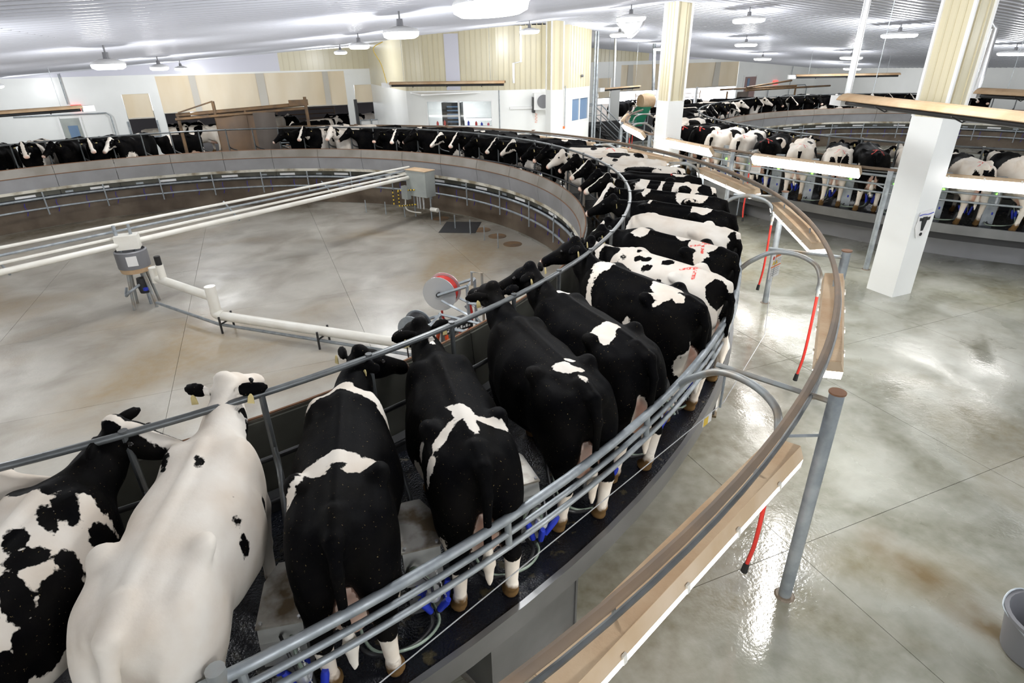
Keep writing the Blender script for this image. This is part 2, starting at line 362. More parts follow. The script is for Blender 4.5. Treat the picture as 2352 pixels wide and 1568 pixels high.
# walls
def wall_run(name, A, B, z0, z1, ops, mat, th=0.12, parent=None, kind='structure'):
    """upright wall from A to B (plan points), openings (s0,s1,za,zb) along it; z1 may be a function of the plan point"""
    A = Vector((A[0], A[1], 0)); B = Vector((B[0], B[1], 0)); d = (B - A); L = d.length; d.normalize(); n = Vector((-d.y, d.x, 0))
    zt = z1 if callable(z1) else (lambda x, y: z1)
    m = MB(); brk = sorted({0.0, L} | {o[0] for o in ops} | {o[1] for o in ops})
    def quadbox(sa, sb, za, zb_a, zb_b):
        P = []
        for t in (0, th):
            a = A + d * sa + n * t; b = A + d * sb + n * t
            P += [(a.x, a.y, za), (b.x, b.y, za), (b.x, b.y, zb_b), (a.x, a.y, zb_a)]
        m.add(P, [(0, 1, 2, 3), (7, 6, 5, 4), (0, 4, 5, 1), (1, 5, 6, 2), (2, 6, 7, 3), (3, 7, 4, 0)])
    for sa, sb in zip(brk[:-1], brk[1:]):
        if sb - sa < 1e-4: continue
        pa = A + d * sa; pb = A + d * sb; ta = zt(pa.x, pa.y); tb = zt(pb.x, pb.y)
        cuts = sorted([(o[2], o[3]) for o in ops if o[0] <= sa + 1e-6 and o[1] >= sb - 1e-6])
        z = z0
        for ca, cb in cuts:
            if ca > z + 1e-4: quadbox(sa, sb, z, ca, ca)
            z = max(z, cb)
        if z < min(ta, tb) - 1e-3: quadbox(sa, sb, z, ta, tb)
    o = m.build(name, mat, parent)
    if kind: tag(o, kind=kind)
    return o
def ribs(name, A, B, z0, z1, mat, parent, step=0.23, off=0.0):
    A = Vector((A[0], A[1], 0)); B = Vector((B[0], B[1], 0)); d = (B - A); L = d.length; d.normalize(); n = Vector((-d.y, d.x, 0))
    ang = math.atan2(d.y, d.x); m = MB(); s = 0.1
    while s < L - 0.05:
        p = A + d * s - n * 0.008; zt = z1(p.x, p.y) if callable(z1) else z1
        m.box((p.x, p.y, (z0 + zt) / 2), (0.03, 0.02, zt - z0), rz=ang); s += step
    o = m.build(name, mat, parent); tag(o, kind='stuff'); return o
CL = 4.08
far_ops = [(-7.8 - X0, -7.79 - X0, 0.0, 0.0), (32.7 - X0, 32.71 - X0, 0.0, 3.86), (-2.92 - X0, -1.72 - X0, 1.25, 3.24), (-1.28 - X0, 7.85 - X0, 0.0, 4.0), (8.3 - X0, 9.45 - X0, 0.0, 3.28), (10.2 - X0, 10.85 - X0, 0.0, 2.34),
           (23.8 - X0, 24.75 - X0, 0.0, 3.13), (25.45 - X0, 35.1 - X0, 0.0, 3.86)]
wall_run('wall_far', (X0, Y1), (X1, Y1), 0.0, lambda x, y: min(CL, ceil_z(x, y) + 0.02), far_ops, M['white'], 0.2)
up0 = wall_run('wall_far_upper_left', (-7.7, Y1 - 0.01), (4.6, Y1 - 0.01), CL, lambda x, y: max(CL, ceil_z(x, y) + 0.02), [], M['lavender'], 0.2)
up1 = wall_run('wall_far_upper', (4.6, Y1 - 0.01), (16.5, Y1 - 0.01), CL, lambda x, y: max(CL, ceil_z(x, y) + 0.02), [], M['cream'], 0.2)
ribs('rib', (4.7, Y1 - 0.01), (12, Y1 - 0.01), CL, lambda x, y: ceil_z(x, y), M['cream_rib'], up1, 0.3)
up2 = wall_run('wall_far_upper_right', (16.5, Y1 - 0.01), (27.5, Y1 - 0.01), CL, lambda x, y: max(CL, ceil_z(x, y) + 0.02), [], M['cream'], 0.2)
ribs('rib', (22, Y1 - 0.01), (27, Y1 - 0.01), CL, lambda x, y: ceil_z(x, y), M['cream_rib'], up2, 0.3)
up3 = wall_run('wall_far_upper_end', (27.5, Y1 - 0.01), (32.6, Y1 - 0.01), CL, lambda x, y: max(CL, ceil_z(x, y) + 0.02), [], M['lavender'], 0.2)
wall_run('wall_left', (X0, Y0), (X0, Y1), 0.0, lambda x, y: ceil_z(x, y), [], M['white'], 0.2)
wall_run('wall_right', (X1, Y1), (X1, Y0), 0.0, lambda x, y: ceil_z(x, y), [], M['white'], 0.2)
wall_run('wall_back', (X1, Y0), (X0, Y0), 0.0, lambda x, y: ceil_z(x, y), [], M['white'], 0.2)
# the pen outside the far wall: ground, an added shading roof on the left, rails
pen = MB().box2((X0 - 3, 22.2, -0.02), (X1 + 3, 40, 0.02)).build('floor_pen', M['pen']); tag(pen, kind='structure')
rf = MB().box2((X0 - 3, 22.2, 3.3), (21.0, 33, 3.45)).build('pen_shade_roof', M['roofdark']); tag(rf, kind='structure')  # unseen roof, added to keep daylight off the left of the pen
bw = MB().box2((X0 - 3, 33, 0), (21.0, 33.2, 1.75)).build('wall_pen', M['roofdark']); tag(bw, kind='structure')
def pen_rail(x0, x1, y, label):
    r = empty('pen_railing', ((x0 + x1) / 2, y, 0))
    for k in range(5): MB().tube([(x0 - (x0 + x1) / 2, 0, 0.45 + 0.28 * k), (x1 - (x0 + x1) / 2, 0, 0.45 + 0.28 * k)], 0.025, 6).build('rail', M['rustframe'], r)
    n = int((x1 - x0) / 1.8)
    for k in range(n + 1): MB().tube([(x0 - (x0 + x1) / 2 + k * (x1 - x0) / n, 0, 0.0), (x0 - (x0 + x1) / 2 + k * (x1 - x0) / n, 0, 1.75)], 0.035, 6).build('post', M['rustframe'], r)
    return tag(r, label, 'railing')
pen_rail(2.5, 8.0, 30.0, 'red-brown pipe railing of the pen behind the left tan curtain')
pen_rail(30.0, 36.0, 27.0, 'rusty pipe railing of the pen under the right-hand curtain')
# door, windows, curtains of the far wall
d1 = MB().box2((10.2, 22.05, 0.0), (10.85, 22.12, 2.34)).build('door_1', M['greybox']); tag(d1, kind='structure')
MB().box2((10.26, 22.03, 1.1), (10.79, 22.05, 2.24)).build('pane', M['film'], d1)
for x in (10.14, 10.85): MB().box2((x, 21.97, 0), (x + 0.06, 22.0, 2.4)).build('door_frame', M['white_paint'], d1)
d2 = MB().box2((-5.75, 21.93, 0), (-4.95, 22.0, 2.28)).build('door_2', M['greybox']); tag(d2, kind='structure')
MB().box2((-5.5, 21.91, 1.2), (-5.1, 21.93, 1.95)).build('pane', M['film'], d2)
for xa in (-5.83, -4.95): MB().box2((xa, 21.92, 0), (xa + 0.08, 22.0, 2.36)).build('door_frame', M['white_paint'], d2)
d3 = MB().box2((35.7, 21.93, 0), (36.75, 22.0, 2.85)).build('door_3', M['door']); tag(d3, kind='structure')
for xa in (35.62, 36.75): MB().box2((xa, 21.92, 0), (xa + 0.1, 22.0, 2.95)).build('door_frame', M['white_paint'], d3)
MB().box2((35.95, 21.9, 2.2), (36.15, 21.93, 2.75)).build('pane', M['film'], d3)
w1 = empty('window_1', (-2.32, 22.0, 1.25)); tag(w1, kind='structure')
for a, b in (((-0.66, -0.05, -0.08), (0.66, 0.06, 0.0)), ((-0.68, -0.04, 0), (-0.6, 0.06, 0.75)), ((0.6, -0.04, 0), (0.68, 0.06, 0.75))): MB().box2(a, b).build('window_frame', M['galv'], w1)
def curtain(xa, xb, za, zb, y, label, waves, grey=()):
    root = empty('wall_curtain', ((xa + xb) / 2, y, za)); W = xb - xa; n = max(12, int(W * 10)); nz = 8
    def sheet(x0, x1, off, mat, name, ph):
        vs = []; fs = []; nn = max(4, int((x1 - x0) * 10))
        for j in range(nz + 1):
            for i in range(nn + 1):
                x = x0 + (x1 - x0) * i / nn; t = j / nz
                yy = off + 0.05 * math.sin(x * waves + ph + 2.0 * t) * (0.3 + t) + 0.03 * math.sin(x * 5.3 + t * 3)
                vs.append((x - (xa + xb) / 2, yy, (zb - za) * (1 - t)))
        for j in range(nz):
            for i in range(nn):
                a = j * (nn + 1) + i; fs.append((a, a + nn + 1, a + nn + 2, a + 1))
        return MB().add(vs, fs).build(name, mat, root, smooth=True)
    sheet(xa, xb, 0.0, M['curtain'], 'sheet', 0)
    for ga, gb in grey: sheet(ga, gb, -0.035, M['curtain_grey'], 'column_show_through', 0)  # grey strips painted where columns behind show dark through the sheet
    MB().tube([(xa - (xa + xb) / 2, 0.02, 0.0), (xb - (xa + xb) / 2, 0.02, 0.0)], 0.035, 8).build('hem_bar', M['curtain_grey'], root)
    return tag(root, label, 'curtain')
curtain(-1.28, 7.85, 2.30, 4.02, 22.06, 'wide tan wall curtain above the holding pen, left of the office', 1.9, ((0.2, 0.5), (3.35, 3.75), (6.7, 7.0)))
curtain(-2.9, -1.74, 2.12, 3.24, 22.06, 'small stained tan curtain half closing the window at far left', 3.0)
curtain(8.32, 9.43, 2.38, 3.28, 22.06, 'small tan curtain over the doorway left of the exit sign', 3.0)
curtain(23.82, 24.73, 1.95, 3.13, 22.06, 'small orange-tan curtain just right of the office corner', 3.0)
curtain(25.48, 35.08, 2.30, 3.86, 22.06, 'wide pale orange curtain over the bright opening behind the right platform', 1.5, ((26.0, 26.4), (33.0, 33.5)))
for xa in (28.4, 31.6): MB().box2((xa, 22.02, 0), (xa + 0.16, 22.18, 2.35)).build('trim_1' if xa < 30 else 'trim_2', M['white_paint'])['kind'] = 'structure'
# office: faceted front between the platforms, white board below, cream ribbed liner above
PO = [(9.25, Y1), (9.25, 13.6), (9.9, 13.0), (12.6, 11.2), (15.6, 10.4), (17.2, 11.4), (17.2, Y1)]
WIN = {2: [(0.10, 2.98, 1.88, 2.87)], 4: [(0.28, 1.72, 1.95, 2.84)]}
for i in range(6):
    A, B = PO[i], PO[i + 1]
    wall_run('wall_office', A, B, 0.0, 3.3, WIN.get(i, []), M['white'])
    up = wall_run('wall_office_upper', A, B, 3.3, lambda x, y: ceil_z(x, y) + 0.02, [], M['cream'])
    if 0 < i < 5: ribs('rib', A, B, 3.3, lambda x, y: ceil_z(x, y), M['cream_rib'], up)
def on_seg(i, s, z, off=0.0):
    A = Vector((*PO[i], 0)); B = Vector((*PO[i + 1], 0)); d = (B - A).normalized(); n = Vector((d.y, -d.x, 0)); p = A + d * s + n * off; return Vector((p.x, p.y, z)), math.atan2(d.y, d.x)
# pale replacement strip in the liner
p, a = on_seg(2, 1.35, 4.4, 0.02)
t = MB().box((0, 0, 0), (0.62, 0.02, 2.15)).build('trim_3', M['lavender'], None, loc=p, rz=a); tag(t, kind='structure')
def office_window(num, seg, s0, s1, za, zb, mull, glass):
    p, a = on_seg(seg, s0, za, 0.0); W = s1 - s0; H = zb - za
    r = empty('window_%d' % num, p, a); tag(r, kind='structure')
    for lo, hi in (((-0.05, -0.03, -0.05), (W + 0.05, 0.1, 0)), ((-0.05, -0.03, H), (W + 0.05, 0.1, H + 0.05)), ((-0.05, -0.03, 0), (0, 0.1, H)), ((W, -0.03, 0), (W + 0.05, 0.1, H))): MB().box2(lo, hi).build('window_frame', M['white_paint'], r)
    MB().box2((mull - 0.03, -0.02, 0), (mull + 0.03, 0.08, H)).build('mullion', M['white_paint'], r)
    for x0, x1 in ((0, mull - 0.03), (mull + 0.03, W)): MB().box2((x0, 0.03, 0), (x1, 0.04, H)).build('pane', glass, r)
    return r
office_window(2, 2, 0.10, 2.98, 1.88, 2.87, 1.42, M['glass'])
office_window(3, 4, 0.28, 1.72, 1.95, 2.84, 0.68, M['film'])
# inside of the office seen through the window
bk = MB().box2((9.6, 15.0, 0), (16.5, 15.1, 3.2)).build('wall_office_inside', M['white_paint']); tag(bk, kind='structure')
oc = MB().box2((9.4, 11.6, 3.2), (17.0, 15.1, 3.25)).build('ceiling_office', M['white_paint']); tag(oc, kind='structure')
la = bpy.data.lights.new('office_lamp', 'AREA'); la.shape = 'RECTANGLE'; la.size = 2.5; la.size_y = 0.5; la.energy = 110
lo = bpy.data.objects.new('office_lamp', la); COL.objects.link(lo); lo.location = (12.2, 13.6, 3.05)
r = empty('office_luminaire', (12.2, 13.6, 3.1)); MB().box2((-1.2, -0.2, 0.0), (1.2, 0.2, 0.06)).build('housing', M['white_paint'], r); MB().box2((-1.15, -0.16, -0.02), (1.15, 0.16, 0.0)).build('lens', M['led'], r); tag(r, 'flat white ceiling lamp inside the office behind the window', 'lamp'); lo.parent = r; lo.location = (0, 0, -0.05)
p, a = on_seg(2, 0.85, 0.0, -1.3); r = empty('dark_cabinet', p, a); MB().box2((-0.45, -0.2, 0), (0.45, 0.2, 2.75)).build('case', M['dark'], r)
for k in range(5): MB().box2((-0.2, -0.22, 1.9 + 0.16 * k), (0.38, -0.2, 1.96 + 0.16 * k)).build('shelf_edge', M['film'], r)
tag(r, 'tall dark cabinet inside the office, left pane of the window', 'cabinet')
for k, (s, c, hh) in enumerate(((0.42, 'red', 0.2), (0.75, 'red', 0.24), (1.62, 'blackp', 0.3), (1.85, 'blue', 0.22), (2.2, 'red', 0.2), (2.45, 'blue', 0.16), (2.75, 'pink', 0.14))):
    p, a = on_seg(2, s, 1.84, -0.3); o = MB().lathe([(0.0, 0), (0.05, 0), (0.05, hh * 0.7), (0.02, hh * 0.85), (0.02, hh)], n=10).build('bottle', M[c], None, smooth=True, loc=p)
    tag(o, '%s bottle on the office window sill, %s from left' % ({'red': 'red', 'blackp': 'black', 'blue': 'blue', 'pink': 'pink'}[c], ordn(k + 1)), 'bottle', 'bottles on the office sill')
p, a = on_seg(2, 1.55, 1.75, -0.32); sh = MB().box2((-1.5, -0.18, 0), (1.5, 0.18, 0.08)).build('window_sill_shelf', M['white_paint'], None, loc=p, rz=a); tag(sh, 'white shelf inside the office below the wide window', 'shelf')
p, a = on_seg(2, 2.25, 2.05, -0.6); r = empty('tube_lamp', p, a); MB().box2((-0.55, -0.05, 0), (0.55, 0.05, 0.08)).build('lens', M['tubelens'], r); MB().box2((-0.57, -0.06, 0.08), (0.57, 0.06, 0.12)).build('housing', M['white_paint'], r); tag(r, 'glowing strip lamp seen low in the right office pane', 'lamp')
# things on the office front
p, a = on_seg(3, 1.95, 2.5, 0.22); r = empty('air_conditioner', p, a)
MB().box2((-0.42, -0.16, 0), (0.42, 0.16, 0.66)).build('case', M['white_paint'], r)
MB().lathe([(0.0, 0), (0.27, 0), (0.27, 0.02), (0.0, 0.02)], (-0.02, -0.18, 0.33), 24, Matrix.Rotation(PI / 2, 3, 'X')).build('fan_grille', M['greypail'], r)
MB().box2((-0.46, -0.1, -0.12), (-0.36, 0.2, 0.5)).build('wall_bracket', M['dark'], r)
tag(r, 'white outdoor air conditioner unit bracketed on the office wall', 'air conditioner')
p, a = on_seg(3, 1.05, 2.58, 0.05); o = MB().box((0, 0, 0), (1.05, 0.08, 0.1)).build('cable_duct', M['white_paint'], None, loc=p, rz=a); tag(o, 'white horizontal cable duct left of the air conditioner', 'duct')
p, a = on_seg(3, 1.68, 1.95, 0.012); r = empty('wall_lettering', p, a); tag(r, 'upright orange lettering on the white office wall', 'lettering')
for k in range(7):
    MB().box2((-0.045, -0.004, 0.06 * k), (0.045, 0.0, 0.06 * k + 0.012)).build('stroke', M['sign_orange'], r)
    MB().box2((-0.045 + 0.07 * (k % 2), -0.004, 0.06 * k), (-0.03 + 0.07 * (k % 2), 0.0, 0.06 * k + 0.045)).build('stroke', M['sign_orange'], r)
def conduit(pts, r, label, mat='galv', name='conduit'):
    o = MB().tube(pts, r, 8).build(name, M[mat], smooth=True); tag(o, label, 'pipe'); return o
p, a = on_seg(3, 0.08, 3.3, 0.04); conduit([p, p - Vector((0, 0, 1.9))], 0.02, 'thin upright conduit on the office wall left of the cable duct')
p, a = on_seg(3, 2.15, 2.4, 0.05); conduit([p, p - Vector((0, 0, 1.2))], 0.02, 'thin conduit dropping below the air conditioner')
p, a = on_seg(3, 2.95, 3.4, 0.05); conduit([p, p - Vector((0, 0, 1.7))], 0.018, 'thin conduit with red outlet near the office corner')
p, a = on_seg(3, 2.88, 1.72, 0.06); o = MB().box((0, 0, 0), (0.14, 0.07, 0.1)).build('outlet_box', M['sign_orange'], None, loc=p, rz=a); tag(o, 'small orange outlet box at the foot of the corner conduit', 'outlet')
p, a = on_seg(4, 1.0, 3.75, 0.05); o = MB().lathe([(0, 0), (0.06, 0), (0.05, 0.08), (0, 0.1)], (0, 0, 0), 12, Matrix.Rotation(PI / 2, 3, 'X')).build('wall_camera', M['greypail'], None, loc=p, rz=a); tag(o, 'small round grey camera on the cream office wall', 'camera')
for k in range(2):
    x = 17.35 + 0.13 * k; conduit([(x, 11.32, 0.0), (x, 11.32, ceil_z(x, 11.3) - 0.05)], 0.05, ('left' if k == 0 else 'right') + ' of the two tall grey pipes at the office corner')
# exit sign and bits on the far wall
def exit_sign(x, y, z, label, rz=0.0):
    r = empty('exit_sign', (x, y, z), rz); MB().box2((-0.2, -0.04, -0.13), (0.2, 0.04, 0.13)).build('case', M['exit'], r)
    cu = bpy.data.curves.new('lettering', 'FONT'); cu.body = 'EXIT'; cu.size = 0.17; cu.align_x = 'CENTER'; cu.align_y = 'CENTER'; cu.extrude = 0.004; cu.materials.append(M['sign'])
    tt = bpy.data.objects.new('lettering_curve', cu); COL.objects.link(tt); bpy.context.view_layer.update(); me = bpy.data.meshes.new_from_object(tt); bpy.data.objects.remove(tt)
    t = bpy.data.objects.new('lettering', me); COL.objects.link(t); t.parent = r; t.location = (0, -0.045, 0); t.rotation_euler = (PI / 2, 0, 0)
    tag(r, label, 'exit sign')
exit_sign(10.45, 21.93, 2.76, 'red glowing exit sign above the door left of the office')
exit_sign(38.6, 21.93, 2.4, 'red glowing exit sign on the white wall at far right')
exit_sign(-4.9, 21.93, 2.75, 'red exit sign above the grey door at far left')
conduit([(-3.6, 21.9, 1.0), (-3.6, 21.9, 2.3), (-3.75, 21.9, 2.45), (-7.5, 21.9, 2.45)], 0.03, 'grey pipe bent over the grey door at far left')
conduit([(-5.2, 21.9, 2.9), (-5.2, 21.9, 4.22)], 0.03, 'short upright pipe above the grey door at far left')
conduit([(38.0, 21.9, 0.8), (38.0, 21.9, 2.0), (38.2, 21.9, 2.15), (41.5, 21.9, 2.15), (41.7, 21.9, 2.0), (41.7, 21.9, 0.8)], 0.03, 'thin pipe framing the far right wall door')
conduit([(40.0, 21.9, 1.2), (40.0, 21.9, 3.6)], 0.02, 'thin upright conduit on the far right white wall')
# gate post and rails at the small doorway
o = MB().box2((8.05, 20.9, 0), (8.2, 21.1, 2.6)).build('gate_post', M['dark']); tag(o, 'dark upright gate post left of the small doorway', 'post')
r = empty('lane_gate', (8.9, 21.2, 0))
for z in (0.7, 1.1, 1.5): MB().tube([(-0.6, 0, z), (0.55, 0, z)], 0.03, 6).build('rail', M['galv'], r)
for x in (-0.6, 0, 0.55): MB().tube([(x, 0, 0), (x, 0, 1.55)], 0.035, 6).build('post', M['galv'], r)
for x in (-0.55, 0.05): MB().box2((x, 0.03, 0.75), (x + 0.5, 0.05, 1.45)).build('panel', M['white_paint'], r)
tag(r, 'grey pipe gate with pale panels in the small doorway', 'gate')
# columns: white jacket below, cream ribbed cover above
def column(x, y, wx, wy, label, zs=3.32):
    r = empty('building_column', (x, y, 0)); zt = ceil_z(x, y) + 0.02
    MB().box2((-wx / 2, -wy / 2, 0), (wx / 2, wy / 2, zs)).build('jacket', M['white'], r)
    MB().box2((-wx / 2 + 0.03, -wy / 2 + 0.03, zs), (wx / 2 - 0.03, wy / 2 - 0.03, zt)).build('upper_cover', M['cream'], r)
    for sx in (-1, 1):
        for t in (-0.45, 0.0, 0.45): MB().box((sx * (wx / 2 - 0.025), t * (wy / 2), (zs + zt) / 2), (0.02, 0.03, zt - zs)).build('rib', M['cream_rib'], r)
        for t in (-0.45, 0.45): MB().box((t * (wx / 2), sx * (wy / 2 - 0.025), (zs + zt) / 2), (0.03, 0.02, zt - zs)).build('rib', M['cream_rib'], r)
        for sy in (-1, 1): MB().box((sx * (wx / 2 - 0.015), sy * (wy / 2 - 0.015), (zs + zt) / 2), (0.05, 0.05, zt - zs)).build('corner_trim', M['white_paint'], r)
    return tag(r, label, 'column')
column(14.72, -6.22, 0.56, 0.60, 'nearest white building column with a cow emblem, between the platforms', 3.5)
column(14.72, 2.0, 0.56, 0.60, 'middle white and cream column behind the left platform lights')
column(14.5, 9.55, 0.56, 0.5, 'far cream and white column against the office front')
r = empty('cow_emblem', (14.72, -6.535, 1.55)); tag(r, 'cow head emblem plate on the nearest white column', 'emblem')
MB().prism([(-0.17, 0.22), (0.17, 0.26), (0.2, -0.1), (0.1, -0.28), (-0.1, -0.3), (-0.2, -0.1)], -0.005, 0.005, Matrix.Rotation(PI / 2, 3, 'X')).build('plate', M['sign'], r)
MB().prism([(-0.06, 0.12), (0.06, 0.12), (0.07, 0.02), (0.03, -0.16), (-0.03, -0.16), (-0.07, 0.02)], 0.005, 0.012, Matrix.Rotation(PI / 2, 3, 'X')).build('cow_face', M['blackp'], r)
for s in (-1, 1): MB().prism([(s * 0.05, 0.1), (s * 0.15, 0.11), (s * 0.14, 0.05), (s * 0.06, 0.04)][::s], 0.005, 0.012, Matrix.Rotation(PI / 2, 3, 'X')).build('cow_ear', M['blackp'], r)
MB().lathe([(0, 0), (0.035, 0), (0.035, 0.01), (0, 0.01)], (0, -0.005, -0.23), 14, Matrix.Rotation(PI / 2, 3, 'X')).build('dot', M['blackp'], r)
MB().tube(smooth_path([(-0.19, -0.014, 0.16), (-0.06, -0.014, 0.175), (0.06, -0.014, 0.165), (0.2, -0.014, 0.19)]), 0.008, 6).build('wavy_line', M['blue'], r)

# ceiling lights: oblong lens under a hood, hung on a stem
LED_SPOTS = [(0.56, -0.1), (0.35, 9.6), (0.25, 18.6), (5.36, -3.2), (5.97, 4.7), (6.98, 15.9), (12.2, 6.9), (12.8, 1.5), (17.0, 8.8), (16.5, 1.1), (22.4, 7.6),
             (29.3, 13.8), (21.9, 0.4), (29.7, 8.5), (37.6, 14.9), (4.9, -8.6), (29.3, 1.2), (22.4, 13.5), (-0.9, -6.2), (-5.6, 5.0), (-6.7, 18.3), (-6.5, -4.0),
             (11.5, -7.5), (12.5, -15.5), (20.5, -8.5), (4.5, -16.5), (-4.5, -14.5), (21.5, -16.5), (29.5, -9.0), (37.5, 0.0)]
LED_LABEL = ['nearest of the three lamps in the left row', 'middle lamp of the left row', 'farthest lamp of the left row', 'over the inner pipes, brightest of the middle row', 'second of the middle row over the far stalls',
             'smallest of the middle row by the curtain wall', 'in front of the office wall', 'left of the middle column, upper of two there', 'left of the middle column, lower of two there', 'just right of the middle column, upper of three',
             'right of the middle column, second down', 'right of the middle column, lowest of three', 'left of the nearest column, largest there', 'small one between the white drop pipe and nearest column', 'farthest small one at the right wall',
             'cut by the top edge of the picture', 'at the right edge beyond the nearest column', 'half hidden behind the middle column', 'cut by the left edge, upper', 'cut by the left edge, lower', 'over the far left stalls', 'over the left side of the ring',
             'above the walkway beside the camera', 'behind the camera by the walkway', 'above the right platform edge', 'behind the camera on the left', 'behind the camera at far left', 'behind the camera on the right', 'over the right platform middle', 'over the right platform far side']
def led_lamp():
    r = empty('ceiling_light')
    prof = []
    n = 20
    def oval(a, b, z, k): return [(a * math.cos(2 * PI * i / k), b * math.sin(2 * PI * i / k), z) for i in range(k)]
    def loft(rings):
        m = MB(); vs = sum(rings, []); k = len(rings[0]); fs = []
        for q in range(len(rings) - 1):
            for i in range(k):
                j = (i + 1) % k; fs.append((q * k + i, q * k + j, (q + 1) * k + j, (q + 1) * k + i))
        fs += [tuple(range(k - 1, -1, -1)), tuple((len(rings) - 1) * k + i for i in range(k))]
        return m.add(vs, fs)
    loft([oval(0.20, 0.5, -0.09, n), oval(0.26, 0.58, -0.06, n), oval(0.27, 0.6, -0.01, n), oval(0.25, 0.58, 0.0, n)]).build('lens', M['led'], r, smooth=True)
    loft([oval(0.28, 0.61, 0.0, n), oval(0.26, 0.56, 0.04, n), oval(0.1, 0.2, 0.09, n)]).build('hood', M['white_paint'], r, smooth=True)
    MB().lathe([(0.0, 0.08), (0.06, 0.08), (0.05, 0.2), (0.0, 0.2)], n=10).build('driver', M['greypail'], r)
    MB().tube([(0, 0, 0.18), (0, 0, 0.34)], 0.015, 6).build('stem', M['greypail'], r)
    return r
LED_DATA = bpy.data.lights.new('led_light', 'POINT'); LED_DATA.shadow_soft_size = 0.22; LED_DATA.energy = LED_W; LED_DATA.color = (0.97, 0.985, 1.0)
_led = led_lamp()
for i, (x, y) in enumerate(LED_SPOTS):
    o = _led if i == 0 else copy_tree(_led); o.location = (x, y, ceil_z(x, y) - 0.33)
    tag(o, 'glowing oblong ceiling light, ' + LED_LABEL[i], 'ceiling light', 'oblong ceiling lights')
    l = link('led_light', LED_DATA, o, (0, 0, -0.34))
# clear film shielding hung below two of the lights
def film(x, y, z, label):
    m = MB(); n = 12; rings = [(0.3, 0.55, 0.0), (0.27, 0.45, -0.12), (0.12, 0.2, -0.3), (0.03, 0.05, -0.38)]
    vs = []; fs = []
    for a, b, dz in rings: vs += [(a * math.cos(2 * PI * i / n), b * math.sin(2 * PI * i / n), dz + 0.02 * math.sin(3 * i)) for i in range(n)]
    for q in range(3):
        for i in range(n): j = (i + 1) % n; fs.append((q * n + i, q * n + j, (q + 1) * n + j, (q + 1) * n + i))
    o = m.add(vs, fs).build('clear_film_shield', M['poly'], None, smooth=True, loc=(x, y, z)); tag(o, label, 'shield')
film(12.8, 1.5, ceil_z(12.8, 1.5) - 0.43, 'clear plastic film sagging below the lamp left of the middle column')

